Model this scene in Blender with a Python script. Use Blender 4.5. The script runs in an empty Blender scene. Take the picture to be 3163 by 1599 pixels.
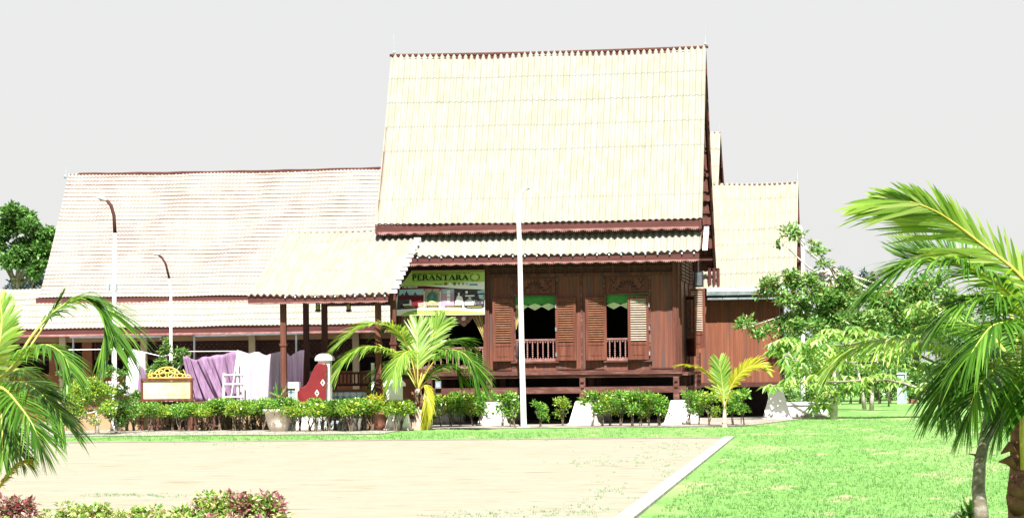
import bpy, math, random
from mathutils import Vector, Matrix
R = math.radians
C = bpy.context.scene.collection
sc = bpy.context.scene

# ------------------------------------------------------------------ camera
F, CX, HY, ROLL, PSI = 8125.0, 1581.5, 1120.0, 0.0115, R(7.5)
CAMH = 1.54
CAM = Vector((65*math.sin(PSI), -65*math.cos(PSI), CAMH))
RV = Vector((math.cos(PSI), math.sin(PSI), 0)); DV = Vector((-math.sin(PSI), math.cos(PSI), 0)); UV_ = Vector((0, 0, 1))
cd = bpy.data.cameras.new('camera'); cam = bpy.data.objects.new('camera', cd); C.objects.link(cam)
cd.sensor_width = 36; cd.lens = 36*F/3163; cd.shift_y = (HY-799.5)/3163; cd.clip_start = 0.5; cd.clip_end = 3000
rc = RV*math.cos(ROLL) - UV_*math.sin(ROLL); uc = RV*math.sin(ROLL) + UV_*math.cos(ROLL)
m = Matrix((rc, uc, -DV)).transposed().to_4x4(); m.translation = CAM; cam.matrix_world = m
sc.camera = cam
# ------------------------------------------------------------------ light
SUN_EL, SUN_AZ = R(54), R(-8)         # azimuth: degrees to the left of straight in front of the house
w = bpy.data.worlds.new('World'); sc.world = w; w.use_nodes = True
nt = w.node_tree; nt.nodes.clear()
sky = nt.nodes.new('ShaderNodeTexSky'); sky.sky_type = 'NISHITA'; sky.sun_disc = False
sky.sun_elevation = SUN_EL; sky.air_density = 1.0; sky.dust_density = 3.0
sky.sun_rotation = R(180) + SUN_AZ
bg = nt.nodes.new('ShaderNodeBackground'); bg.inputs[1].default_value = 0.06
bg2 = nt.nodes.new('ShaderNodeBackground'); bg2.inputs[0].default_value = (1, .995, .99, 1); bg2.inputs[1].default_value = 0.279
mx = nt.nodes.new('ShaderNodeMixShader'); mx.inputs[0].default_value = 0.97
wo = nt.nodes.new('ShaderNodeOutputWorld')
nt.links.new(sky.outputs[0], bg.inputs[0]); nt.links.new(bg.outputs[0], mx.inputs[1]); nt.links.new(bg2.outputs[0], mx.inputs[2]); nt.links.new(mx.outputs[0], wo.inputs[0])
sd = bpy.data.lights.new('sun', 'SUN'); sd.energy = 4.9; sd.angle = R(0.5); sd.color = (1, .96, .88)
sun = bpy.data.objects.new('sun', sd); C.objects.link(sun)
sdir = Vector((-math.sin(SUN_AZ)*math.cos(SUN_EL), -math.cos(SUN_AZ)*math.cos(SUN_EL), math.sin(SUN_EL)))
sun.rotation_euler = sdir.to_track_quat('Z', 'Y').to_euler(); sun.location = (0, -20, 40)
sc.view_settings.view_transform = 'Standard'; sc.view_settings.look = 'None'; sc.view_settings.exposure = 1.6; sc.view_settings.gamma = 1
sc.cycles.max_bounces = 6; sc.cycles.transparent_max_bounces = 4

# ------------------------------------------------------------------ pixel helpers
def uv(px, py):
    a, b = px-CX, HY-py
    return (a*math.cos(ROLL)+b*math.sin(ROLL))/F, (-a*math.sin(ROLL)+b*math.cos(ROLL))/F
def ray(px, py):
    u, v = uv(px, py); return RV*u + DV + UV_*v
def P(px, py, Y):                       # point on the plane Y = const (parallel to the house front)
    d = ray(px, py); return CAM + d*((Y-CAM.y)/d.y)
def PD(px, py, D):                      # point at camera depth D
    return CAM + ray(px, py)*D
def G(px, py, z=0.0):                   # point on the ground
    d = ray(px, py); return CAM + d*((z-CAM.z)/d.z)
def XX(px, Y, py=1000): return P(px, py, Y).x
def ZZ(py, Y, px=1700): return P(px, py, Y).z

# ------------------------------------------------------------------ materials
def mat(name, col, rough=.7, var=None, scale=4.0, stretch=(1, 1, 1), detail=4, bump=0, metal=0, spec=.3, coord='Object', lo=.35, hi=.65, rnd=None, trans=0, spots=None, tcol=None):
    m = bpy.data.materials.new(name); m.use_nodes = True; t = m.node_tree; N = t.nodes; L = t.links
    b = N['Principled BSDF']; b.inputs['Roughness'].default_value = rough; b.inputs['Metallic'].default_value = metal
    b.inputs['Specular IOR Level'].default_value = spec; b.inputs['Base Color'].default_value = (*col, 1)
    out = None
    tc = N.new('ShaderNodeTexCoord'); mp = N.new('ShaderNodeMapping'); mp.inputs['Scale'].default_value = stretch
    L.new(tc.outputs[coord], mp.inputs[0])
    if var:
        nz = N.new('ShaderNodeTexNoise'); nz.inputs['Scale'].default_value = scale; nz.inputs['Detail'].default_value = detail; nz.inputs['Roughness'].default_value = .65
        L.new(mp.outputs[0], nz.inputs['Vector'])
        rp = N.new('ShaderNodeValToRGB'); rp.color_ramp.elements[0].position = lo; rp.color_ramp.elements[0].color = (*col, 1)
        cols = var if isinstance(var, list) else [var]
        rp.color_ramp.elements[1].position = hi; rp.color_ramp.elements[1].color = (*cols[-1], 1)
        for i, c in enumerate(cols[:-1]):
            e = rp.color_ramp.elements.new(lo+(hi-lo)*(i+1)/len(cols)); e.color = (*c, 1)
        L.new(nz.outputs[0], rp.inputs[0]); out = rp.outputs[0]
        if bump:
            bp = N.new('ShaderNodeBump'); bp.inputs['Strength'].default_value = bump; bp.inputs['Distance'].default_value = .02
            L.new(nz.outputs[0], bp.inputs['Height']); L.new(bp.outputs[0], b.inputs['Normal'])
    if rnd:
        g = N.new('ShaderNodeNewGeometry'); rp = N.new('ShaderNodeValToRGB'); rp.color_ramp.interpolation = 'LINEAR'
        els = rp.color_ramp.elements; els[0].color = (*rnd[0][1], 1); els[0].position = rnd[0][0]; els[1].color = (*rnd[-1][1], 1); els[1].position = rnd[-1][0]
        for p_, c in rnd[1:-1]:
            e = els.new(p_); e.color = (*c, 1)
        L.new(g.outputs['Random Per Island'], rp.inputs[0]); out = rp.outputs[0]
    if spots:
        c, s, l, h = spots; nz = N.new('ShaderNodeTexNoise'); nz.inputs['Scale'].default_value = s; nz.inputs['Detail'].default_value = 6
        L.new(mp.outputs[0], nz.inputs['Vector'])
        rp = N.new('ShaderNodeMapRange'); rp.inputs[1].default_value = l; rp.inputs[2].default_value = h; L.new(nz.outputs[0], rp.inputs[0])
        mi = N.new('ShaderNodeMix'); mi.data_type = 'RGBA'; L.new(rp.outputs[0], mi.inputs[0])
        if out: L.new(out, mi.inputs[6])
        else: mi.inputs[6].default_value = (*col, 1)
        mi.inputs[7].default_value = (*c, 1); out = mi.outputs[2]
    if out: L.new(out, b.inputs['Base Color'])
    if trans:
        tr = N.new('ShaderNodeBsdfTranslucent'); ms = N.new('ShaderNodeMixShader'); ms.inputs[0].default_value = trans
        if out:
            h = N.new('ShaderNodeMix'); h.data_type = 'RGBA'; h.blend_type = 'MULTIPLY'; h.inputs[0].default_value = 1
            h.inputs[7].default_value = (*(tcol or (1.5, 1.5, .8)), 1); L.new(out, h.inputs[6]); L.new(h.outputs[2], tr.inputs[0])
        else: tr.inputs[0].default_value = (*col, 1)
        L.new(b.outputs[0], ms.inputs[1]); L.new(tr.outputs[0], ms.inputs[2]); L.new(ms.outputs[0], N['Material Output'].inputs[0])
    return m

def roofmat(name, a, b_, dirt, row, amt, sc1=3.0):
    m = bpy.data.materials.new(name); m.use_nodes = True; t = m.node_tree; N = t.nodes; L = t.links
    bs = N['Principled BSDF']; bs.inputs['Roughness'].default_value = .75; bs.inputs['Specular IOR Level'].default_value = .25
    u = N.new('ShaderNodeUVMap'); mp = N.new('ShaderNodeMapping'); mp.inputs['Scale'].default_value = (2.2, .7, 1); L.new(u.outputs[0], mp.inputs[0])
    nz = N.new('ShaderNodeTexNoise'); nz.inputs['Scale'].default_value = sc1; nz.inputs['Detail'].default_value = 3; nz.inputs['Distortion'].default_value = .8; L.new(mp.outputs[0], nz.inputs[0])
    rp = N.new('ShaderNodeValToRGB'); rp.color_ramp.elements[0].position = .4; rp.color_ramp.elements[0].color = (*a, 1); rp.color_ramp.elements[1].position = .6; rp.color_ramp.elements[1].color = (*b_, 1)
    L.new(nz.outputs[0], rp.inputs[0])
    sx = N.new('ShaderNodeSeparateXYZ'); L.new(u.outputs[0], sx.inputs[0])
    dv = N.new('ShaderNodeMath'); dv.operation = 'DIVIDE'; dv.inputs[1].default_value = row; L.new(sx.outputs[1], dv.inputs[0])
    fr = N.new('ShaderNodeMath'); fr.operation = 'FRACT'; L.new(dv.outputs[0], fr.inputs[0])
    e1 = N.new('ShaderNodeMapRange'); e1.inputs[1].default_value = .72; e1.inputs[2].default_value = .86; L.new(fr.outputs[0], e1.inputs[0])
    n2 = N.new('ShaderNodeTexNoise'); n2.inputs['Scale'].default_value = .55; n2.inputs['Detail'].default_value = 6; n2.inputs['Roughness'].default_value = .7; L.new(u.outputs[0], n2.inputs[0])
    e2 = N.new('ShaderNodeMapRange'); e2.inputs[1].default_value = .60-amt*.14; e2.inputs[2].default_value = .70-amt*.12; L.new(n2.outputs[0], e2.inputs[0])
    ml = N.new('ShaderNodeMath'); ml.operation = 'MULTIPLY'; L.new(e1.outputs[0], ml.inputs[0]); L.new(e2.outputs[0], ml.inputs[1])
    mi = N.new('ShaderNodeMix'); mi.data_type = 'RGBA'; L.new(ml.outputs[0], mi.inputs[0]); L.new(rp.outputs[0], mi.inputs[6]); mi.inputs[7].default_value = (*dirt, 1)
    L.new(mi.outputs[2], bs.inputs['Base Color'])
    return m

M = {}
M['roof_main'] = roofmat('sun bleached roof sheet', (.222, .220, .176), (.240, .238, .220), (.20, .16, .10), .75, .0, 2.6)
M['roof_hall'] = roofmat('clay tile pale', (.235, .218, .19), (.245, .236, .215), (.13, .06, .045), .15, .85, 1.2)
M['roof_skirt'] = roofmat('pale roof tile', (.226, .223, .180), (.243, .241, .222), (.24, .18, .12), .5, .1, 2.0)
M['roof_side'] = roofmat('cream sheet', (.228, .22, .165), (.243, .239, .20), (.19, .13, .085), .73, .35, 4)
M['tile_edge'] = mat('tile edge', (.05, .014, .012), .8, var=(.09, .03, .022), scale=9)
M['fascia'] = mat('oxblood board', (.06, .017, .016), .55, var=(.085, .026, .024), scale=3, stretch=(.4, 4, 4))
M['fringe'] = mat('fringe board with sun highlights', (.16, .065, .06), .55, var=(.27, .15, .14), scale=6)  # paler than the fascia: sun on the carving put into the colour
M['wood'] = mat('reddish timber', (.06, .022, .019), .6, var=[(.09, .034, .026), (.13, .05, .034)], scale=2.2, stretch=(5, 5, .35), detail=6, bump=.15, spec=.12)
M['wood_warm'] = mat('warm timber', (.08, .028, .020), .55, var=[(.11, .038, .026), (.15, .057, .038)], scale=2.5, stretch=(6, 6, .4), detail=6, bump=.1, spec=.12)
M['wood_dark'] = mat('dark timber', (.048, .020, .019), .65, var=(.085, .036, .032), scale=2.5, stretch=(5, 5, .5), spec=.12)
M['wood_grey'] = mat('worn purple-brown timber and lit edges', (.06, .026, .022), .6, var=[(.09, .038, .03), (.16, .085, .075)], scale=3, stretch=(.6, 3, 3), detail=6, spec=.12)  # also paints the sunlit edges of wall battens and window frames
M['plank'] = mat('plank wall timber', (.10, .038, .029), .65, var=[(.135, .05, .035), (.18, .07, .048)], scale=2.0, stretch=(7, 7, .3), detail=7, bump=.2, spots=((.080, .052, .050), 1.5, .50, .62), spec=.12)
M['plank_warm'] = mat('rust brown plank wall', (.13, .047, .028), .6, var=[(.165, .06, .036), (.21, .082, .05)], scale=2.0, stretch=(7, 7, .3), detail=7, bump=.15, spots=((.11, .055, .045), 1.5, .54, .66), spec=.12)
M['louvre'] = mat('louvre slats', (.15, .06, .033), .5, var=(.22, .10, .06), scale=8)
M['louvre_sunlit'] = mat('pale sunlit louvre slats', (.36, .27, .22), .4, var=(.45, .36, .3), scale=8)  # same slats with the sun's glare put into a paler colour
M['white'] = mat('white paint', (.66, .66, .66), .6, var=(.74, .74, .74), scale=5, spots=((.5, .5, .46), 3, .56, .75))
M['white_bright'] = mat('white masonry', (.7, .7, .69), .7, var=(.78, .78, .77), scale=4, spots=((.45, .44, .38), 6, .62, .8))
M['grey_paint'] = mat('grey paint', (.22, .27, .30), .6, var=(.3, .35, .38), scale=5)
M['steel'] = mat('galvanised metal', (.16, .20, .23), .4, var=(.30, .35, .38), scale=4, metal=.4)
M['pipe'] = mat('dark grey pipe', (.06, .07, .08), .5, var=(.1, .11, .12), scale=6)
M['black'] = mat('black plastic', (.02, .02, .024), .5, var=(.03, .03, .035), scale=8)
M['beige'] = mat('beige render', (.27, .18, .10), .8, var=(.33, .23, .14), scale=2)
M['orange'] = mat('orange brown render', (.16, .065, .03), .8, var=(.21, .09, .045), scale=2)
M['cream_col'] = mat('cream column', (.42, .36, .24), .8, var=(.5, .44, .32), scale=3)
M['lattice'] = mat('lattice timber', (.045, .018, .018), .7, var=(.07, .03, .028), scale=5)
M['lattice_pale'] = mat('lattice crossings', (.18, .10, .07), .7, var=(.25, .15, .1), scale=5)
M['dark'] = mat('near black interior shade', (.02, .012, .014), .9, var=(.03, .018, .02), scale=2)  # shade of rooms and underfloor put into a near black colour
M['purple'] = mat('purple cloth', (.15, .08, .155), .8, var=(.25, .16, .27), scale=3, stretch=(4, 4, .6))
M['pale_pink'] = mat('pale lilac cloth', (.36, .27, .38), .8, var=(.48, .42, .50), scale=2.5, stretch=(3, 3, .5))
M['lilac'] = mat('sun brightened lilac cloth', (.62, .42, .66), .8, var=(.72, .56, .76), scale=2.5, stretch=(3, 3, .5))  # brightened to stand in for sunlight under the porch roof
M['white_cloth'] = mat('white cloth', (.66, .64, .74), .8, var=(.76, .76, .8), scale=3)
M['crest'] = mat('yellow carved wood', (.42, .31, .05), .5, var=(.5, .40, .12), scale=10)
M['sign_face'] = mat('cream sign face', (.50, .42, .14), .5, var=(.62, .58, .40), scale=2.2)
M['ink'] = mat('faded lettering', (.12, .08, .02), .6)
M['redwall'] = mat('glossy maroon paint', (.13, .012, .016), .35, var=(.17, .02, .024), scale=3)
M['green_v'] = mat('green fabric', (.02, .16, .02), .6, var=(.04, .22, .04), scale=6)
M['lace'] = mat('pale green lace', (.38, .52, .22), .7, var=(.55, .60, .42), scale=20)
M['drape'] = mat('yellow gold drape', (.26, .19, .04), .6, var=(.42, .36, .16), scale=4, stretch=(8, 8, .5))
M['maroon'] = mat('maroon valance', (.12, .02, .02), .6, var=(.3, .15, .13), scale=18)
M['terracotta'] = mat('terracotta pot', (.15, .055, .035), .7, var=(.22, .10, .07), scale=6)
M['pot_pale'] = mat('pale stone pot', (.5, .42, .36), .8, var=(.62, .56, .5), scale=6)
M['brick'] = mat('pale brick planter', (.42, .27, .22), .85, var=(.55, .42, .36), scale=8, stretch=(1, 1, 8))
M['bulb'] = mat('pale blue bulb', (.5, .65, .75), .3)
M['bark'] = mat('grey bark', (.10, .085, .06), .85, var=[(.17, .15, .11), (.34, .32, .28)], scale=6, stretch=(1, 1, 1.6), bump=.5)
M['bark_pale'] = mat('whitish bark', (.30, .27, .23), .85, var=(.55, .52, .48), scale=7, bump=.4)
M['twig'] = mat('brown grey twig', (.06, .045, .03), .8, var=[(.12, .09, .06), (.40, .35, .3)], scale=7)
M['palm_trunk'] = mat('fibrous palm trunk', (.10, .045, .028), .85, var=[(.17, .075, .05), (.24, .13, .09)], scale=5, stretch=(1, 1, 5), bump=.7)
M['ring_trunk'] = mat('ringed pale palm base', (.34, .22, .18), .85, var=(.55, .46, .42), scale=2.0, stretch=(.3, .3, 9), lo=.42, hi=.55, bump=.5)
M['sheath'] = mat('dry palm sheath', (.12, .05, .03), .8, var=(.22, .12, .06), scale=5, trans=.15)
def leafmat(name, cols, tr=.35, rough=.45, tcol=None, spec=.4):
    n = len(cols); return mat(name, cols[0], rough, rnd=[(i/(n-1), c) for i, c in enumerate(cols)], trans=tr, spec=spec, tcol=tcol)
M['leaf_hedge'] = leafmat('hedge leaves', [(.04, .13, .012), (.08, .24, .025), (.15, .34, .04), (.34, .44, .07)], .3, .32, spec=.7)
M['leaf_yhedge'] = leafmat('yellowish hedge leaves', [(.05, .15, .012), (.11, .27, .03), (.26, .38, .04), (.45, .46, .06)], .3, .32, spec=.7)
M['leaf_tree'] = leafmat('tree leaves', [(.03, .09, .012), (.07, .18, .03), (.13, .28, .06), (.28, .40, .12)], .3, .35, spec=.6)
M['leaf_redtip'] = leafmat('tree leaves with red young tips', [(.03, .10, .015), (.06, .18, .03), (.10, .25, .05), (.16, .32, .08), (.20, .36, .09), (.28, .42, .14), (.24, .08, .05)], .3, .35, spec=.6)
M['leaf_far'] = leafmat('far tree leaves', [(.03, .08, .02), (.06, .16, .03), (.10, .24, .05), (.17, .31, .08)], .25)
M['leaf_hill'] = leafmat('haze blue far leaves', [(.025, .045, .055), (.035, .06, .07), (.05, .085, .085)], .1)  # distance haze put into the leaf colour as a blue tint
M['leaf_b'] = leafmat('pale compound leaves', [(.06, .17, .03), (.13, .29, .05), (.28, .42, .10), (.20, .34, .07), (.42, .48, .18)], .35, .35, spec=.6)
M['leaf_red'] = leafmat('red purple leaves', [(.12, .012, .03), (.20, .04, .06), (.36, .14, .17), (.50, .40, .38), (.14, .26, .04)], .3, .35, spec=.6)
M['leaf_mix'] = leafmat('mixed green and cream leaves', [(.05, .16, .02), (.13, .32, .04), (.34, .42, .10), (.54, .52, .30), (.18, .05, .04)], .3, .35, spec=.6)
M['palm'] = leafmat('palm leaflets', [(.02, .075, .008), (.045, .13, .012), (.085, .21, .025), (.17, .32, .05)], .45, .35, (2.0, 1.7, .7))
M['palm_y'] = leafmat('yellow palm leaflets', [(.25, .30, .02), (.38, .38, .03), (.45, .42, .04)], .4, .4, (1.3, 1.2, .5))
M['palm_l'] = leafmat('light green palm leaflets', [(.09, .22, .02), (.20, .34, .05), (.38, .48, .15)], .45, .35, (1.7, 1.5, .6))
M['rib'] = mat('yellow green midrib', (.26, .34, .05), .5, var=(.42, .42, .10), scale=4)
M['rib_o'] = mat('yellow midrib', (.40, .33, .05), .5, var=(.5, .42, .10), scale=4)
M['flower'] = mat('white petals', (.7, .68, .7), .6, trans=.2)
M['grass_blades'] = leafmat('grass blades', [(.03, .11, .02), (.06, .18, .035), (.10, .25, .06), (.18, .28, .09)], .2)

def lawnmat():
    m = bpy.data.materials.new('lawn'); m.use_nodes = True; t = m.node_tree; N = t.nodes; L = t.links
    b = N['Principled BSDF']; b.inputs['Roughness'].default_value = .9; b.inputs['Specular IOR Level'].default_value = .1
    tc = N.new('ShaderNodeTexCoord')
    def nz(s, d=6, st=(1, 1, 1), r=.6):
        mp = N.new('ShaderNodeMapping'); mp.inputs['Scale'].default_value = st; L.new(tc.outputs['Object'], mp.inputs[0])
        n = N.new('ShaderNodeTexNoise'); n.inputs['Scale'].default_value = s; n.inputs['Detail'].default_value = d; n.inputs['Roughness'].default_value = r; L.new(mp.outputs[0], n.inputs[0]); return n.outputs[0]
    def ramp(src, els):
        r = N.new('ShaderNodeValToRGB'); r.color_ramp.elements[0].position, r.color_ramp.elements[1].position = els[0][0], els[-1][0]
        r.color_ramp.elements[0].color = (*els[0][1], 1); r.color_ramp.elements[1].color = (*els[-1][1], 1)
        for p, c in els[1:-1]: e = r.color_ramp.elements.new(p); e.color = (*c, 1)
        L.new(src, r.inputs[0]); return r.outputs[0]
    c1 = ramp(nz(22, 5, (1, .5, 1), .7), [(.36, (.018, .07, .018)), (.44, (.09, .21, .05)), (.58, (.15, .285, .08)), (.72, (.23, .33, .12))])
    c2 = ramp(nz(.55, 5, (1, .35, 1)), [(.5, (0, 0, 0)), (.66, (1, 1, 1))])
    mi = N.new('ShaderNodeMix'); mi.data_type = 'RGBA'; L.new(c2, mi.inputs[0]); L.new(c1, mi.inputs[6]); mi.inputs[7].default_value = (.20, .28, .11, 1)
    c3 = ramp(nz(1.3, 8, (1, .3, 1), .7), [(.57, (0, 0, 0)), (.64, (1, 1, 1))])
    m2 = N.new('ShaderNodeMix'); m2.data_type = 'RGBA'; L.new(c3, m2.inputs[0]); L.new(mi.outputs[2], m2.inputs[6]); m2.inputs[7].default_value = (.27, .26, .15, 1)
    L.new(m2.outputs[2], b.inputs[0])
    bp = N.new('ShaderNodeBump'); bp.inputs['Strength'].default_value = .5; bp.inputs['Distance'].default_value = .03; L.new(nz(40, 4), bp.inputs['Height']); L.new(bp.outputs[0], b.inputs['Normal'])
    return m
M['lawn'] = lawnmat()
M['sand'] = mat('pale sandy paving', (.192, .186, .138), .9, var=[(.225, .22, .178), (.205, .20, .148), (.24, .236, .208)], scale=1.0, stretch=(.5, 1.3, 1), detail=6, lo=.3, hi=.7, spots=((.17, .13, .08), 2.2, .60, .70))
def add_streaks(mt):
    t = mt.node_tree; N = t.nodes; L = t.links; b = N['Principled BSDF']; src = b.inputs[0].links[0].from_socket
    tc = N.new('ShaderNodeTexCoord'); mp = N.new('ShaderNodeMapping'); mp.inputs['Scale'].default_value = (.35, .9, 1); L.new(tc.outputs['Object'], mp.inputs[0])
    n = N.new('ShaderNodeTexNoise'); n.inputs['Scale'].default_value = 5; n.inputs['Detail'].default_value = 8; n.inputs['Roughness'].default_value = .75; L.new(mp.outputs[0], n.inputs[0])
    r = N.new('ShaderNodeMapRange'); r.inputs[1].default_value = .575; r.inputs[2].default_value = .68; L.new(n.outputs[0], r.inputs[0])
    mi = N.new('ShaderNodeMix'); mi.data_type = 'RGBA'; L.new(r.outputs[0], mi.inputs[0]); L.new(src, mi.inputs[6]); mi.inputs[7].default_value = (.13, .10, .06, 1); L.new(mi.outputs[2], b.inputs[0])
add_streaks(M['sand'])
M['soilstrip'] = mat('mottled soil edge', (.08, .055, .05), .9, var=[(.18, .14, .12), (.26, .235, .20)], scale=3, stretch=(.7, 3, 1), detail=7, lo=.38, hi=.6)
M['concrete'] = mat('pale concrete', (.20, .18, .155), .9, var=(.28, .26, .235), scale=2.5, spots=((.2, .14, .1), 3, .62, .75))
M['kerb'] = mat('whitewashed kerb', (.22, .215, .19), .9, var=[(.30, .295, .27), (.38, .375, .35)], scale=4, detail=7, spots=((.16, .15, .09), 3, .58, .68))

def tilemat():
    m = bpy.data.materials.new('patterned stair tiles'); m.use_nodes = True; t = m.node_tree; N = t.nodes; L = t.links
    b = N['Principled BSDF']; b.inputs['Roughness'].default_value = .4
    tc = N.new('ShaderNodeTexCoord'); vm = N.new('ShaderNodeVectorMath'); vm.operation = 'SCALE'; vm.inputs[3].default_value = 6.6; L.new(tc.outputs['Object'], vm.inputs[0])
    fr = N.new('ShaderNodeVectorMath'); fr.operation = 'FRACTION'; L.new(vm.outputs[0], fr.inputs[0])
    sp = N.new('ShaderNodeSeparateXYZ'); L.new(fr.outputs[0], sp.inputs[0]); cb = N.new('ShaderNodeCombineXYZ'); L.new(sp.outputs[0], cb.inputs[0]); L.new(sp.outputs[2], cb.inputs[1])
    ds = N.new('ShaderNodeVectorMath'); ds.operation = 'DISTANCE'; ds.inputs[1].default_value = (.5, .5, 0); L.new(cb.outputs[0], ds.inputs[0])
    rp = N.new('ShaderNodeValToRGB'); rp.color_ramp.interpolation = 'CONSTANT'
    e = rp.color_ramp.elements; e[0].position = 0; e[0].color = (.30, .16, .04, 1); e[1].position = .14; e[1].color = (.55, .55, .5, 1)
    for p, c in ((.26, (.06, .12, .17, 1)), (.36, (.4, .45, .45, 1)), (.46, (.05, .10, .14, 1))): x = e.new(p); x.color = c
    L.new(ds.outputs['Value'], rp.inputs[0]); L.new(rp.outputs[0], b.inputs[0]); return m
M['tiles'] = tilemat()

# ------------------------------------------------------------------ mesh helpers
class MB:
    def __init__(s): s.v = []; s.f = []; s.mi = []; s.uvs = None
    def face(s, pts, mi=0):
        n = len(s.v); s.v.extend(tuple(p) for p in pts); s.f.append(tuple(range(n, n+len(pts)))); s.mi.append(mi)
    def box(s, x0, x1, y0, y1, z0, z1, mi=0):
        n = len(s.v)
        s.v += [(x0, y0, z0), (x1, y0, z0), (x1, y1, z0), (x0, y1, z0), (x0, y0, z1), (x1, y0, z1), (x1, y1, z1), (x0, y1, z1)]
        for q in ((0, 3, 2, 1), (4, 5, 6, 7), (0, 1, 5, 4), (1, 2, 6, 5), (2, 3, 7, 6), (3, 0, 4, 7)): s.f.append(tuple(n+i for i in q)); s.mi.append(mi)
        return s
    def frustum(s, cx, cy, z0, z1, w0, d0, w1, d1, mi=0):
        n = len(s.v)
        for z, w_, d in ((z0, w0, d0), (z1, w1, d1)):
            s.v += [(cx-w_/2, cy-d/2, z), (cx+w_/2, cy-d/2, z), (cx+w_/2, cy+d/2, z), (cx-w_/2, cy+d/2, z)]
        for q in ((0, 3, 2, 1), (4, 5, 6, 7), (0, 1, 5, 4), (1, 2, 6, 5), (2, 3, 7, 6), (3, 0, 4, 7)): s.f.append(tuple(n+i for i in q)); s.mi.append(mi)
        return s
    def obox(s, o, ax, ay, az, mi=0):          # box from an origin corner and three edge vectors
        n = len(s.v); o, ax, ay, az = map(Vector, (o, ax, ay, az))
        for k in (o, o+ax, o+ax+ay, o+ay, o+az, o+ax+az, o+ax+ay+az, o+ay+az): s.v.append(tuple(k))
        for q in ((0, 3, 2, 1), (4, 5, 6, 7), (0, 1, 5, 4), (1, 2, 6, 5), (2, 3, 7, 6), (3, 0, 4, 7)): s.f.append(tuple(n+i for i in q)); s.mi.append(mi)
        return s
    def tube(s, pts, rad, seg=8, mi=0, cap=True):
        pts = [Vector(p) for p in pts]; k = len(pts)
        if not isinstance(rad, (list, tuple)): rad = [rad]*k
        n0 = len(s.v); prev = None
        for i, p in enumerate(pts):
            t = (pts[min(i+1, k-1)]-pts[max(i-1, 0)]); t = t.normalized() if t.length > 1e-9 else Vector((0, 0, 1))
            if prev is None: a = t.cross(Vector((0, 1, 0)) if abs(t.y) < .9 else Vector((1, 0, 0))).normalized()
            else: a = (prev - t*prev.dot(t)); a = a.normalized() if a.length > 1e-6 else t.orthogonal().normalized()
            prev = a; b = t.cross(a)
            for j in range(seg):
                an = 2*math.pi*j/seg; s.v.append(tuple(p+(a*math.cos(an)+b*math.sin(an))*rad[i]))
        for i in range(k-1):
            for j in range(seg):
                q = n0+i*seg; s.f.append((q+j, q+(j+1) % seg, q+seg+(j+1) % seg, q+seg+j)); s.mi.append(mi)
        if cap:
            s.f.append(tuple(n0+j for j in reversed(range(seg)))); s.mi.append(mi)
            s.f.append(tuple(n0+(k-1)*seg+j for j in range(seg))); s.mi.append(mi)
        return s
    def lathe(s, c, prof, seg=14, mi=0):       # prof: list of (r, z)
        n0 = len(s.v); c = Vector(c)
        for r, z in prof:
            for j in range(seg):
                a = 2*math.pi*j/seg; s.v.append((c.x+r*math.cos(a), c.y+r*math.sin(a), c.z+z))
        for i in range(len(prof)-1):
            for j in range(seg):
                q = n0+i*seg; s.f.append((q+j, q+(j+1) % seg, q+seg+(j+1) % seg, q+seg+j)); s.mi.append(mi)
        s.f.append(tuple(n0+j for j in reversed(range(seg)))); s.mi.append(mi)
        s.f.append(tuple(n0+(len(prof)-1)*seg+j for j in range(seg))); s.mi.append(mi)
        return s
    def prism(s, poly, y0, y1, mi=0):          # poly of (x, z), extruded in Y
        n = len(s.v); k = len(poly)
        s.v += [(x, y0, z) for x, z in poly]+[(x, y1, z) for x, z in poly]
        s.f.append(tuple(range(n, n+k))); s.f.append(tuple(reversed(range(n+k, n+2*k)))); s.mi += [mi, mi]
        for i in range(k): s.f.append((n+i, n+k+i, n+k+(i+1) % k, n+(i+1) % k)); s.mi.append(mi)
        return s
    def strip(s, tops, bots, y0, y1, mi=0):    # board in XZ with lists of top / bottom points of equal x
        n = len(s.v); k = len(tops)
        for y in (y0, y1):
            s.v += [(x, y, z) for x, z in tops]; s.v += [(x, y, z) for x, z in bots]
        a, b, c, d = n, n+k, n+2*k, n+3*k
        for i in range(k-1):
            for q in ((b+i, b+i+1, a+i+1, a+i), (c+i, c+i+1, d+i+1, d+i), (a+i, a+i+1, c+i+1, c+i), (d+i, d+i+1, b+i+1, b+i)): s.f.append(q); s.mi.append(mi)
        for i in (0, k-1): s.f.append((a+i, b+i, d+i, c+i)); s.mi.append(mi)
        return s
    def sheet(s, fn, nu, nv, mi=0):
        n = len(s.v)
        for i in range(nu+1):
            for j in range(nv+1): s.v.append(tuple(fn(i/nu, j/nv)))
        for i in range(nu):
            for j in range(nv): q = n+i*(nv+1)+j; s.f.append((q, q+1, q+nv+2, q+nv+1)); s.mi.append(mi)
        return s
    def mesh(s, name, mats, smooth=False):
        me = bpy.data.meshes.new(name); me.from_pydata(s.v, [], s.f)
        for m_ in (mats if isinstance(mats, (list, tuple)) else [mats]): me.materials.append(m_)
        me.polygons.foreach_set('material_index', s.mi)
        if smooth: me.polygons.foreach_set('use_smooth', [True]*len(s.f))
        if s.uvs:
            u = me.uv_layers.new(name='UVMap'); arr = []
            for p in me.polygons:
                for vi in p.vertices: arr += s.uvs[vi]
            u.data.foreach_set('uv', arr)
        me.update(); return me
    def build(s, name, mats, parent=None, smooth=False, loc=None):
        o = bpy.data.objects.new(name, s.mesh(name, mats, smooth)); C.objects.link(o)
        if parent is not None: o.parent = parent; o.matrix_parent_inverse = Matrix.Translation(-wloc(parent))
        return o
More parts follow.
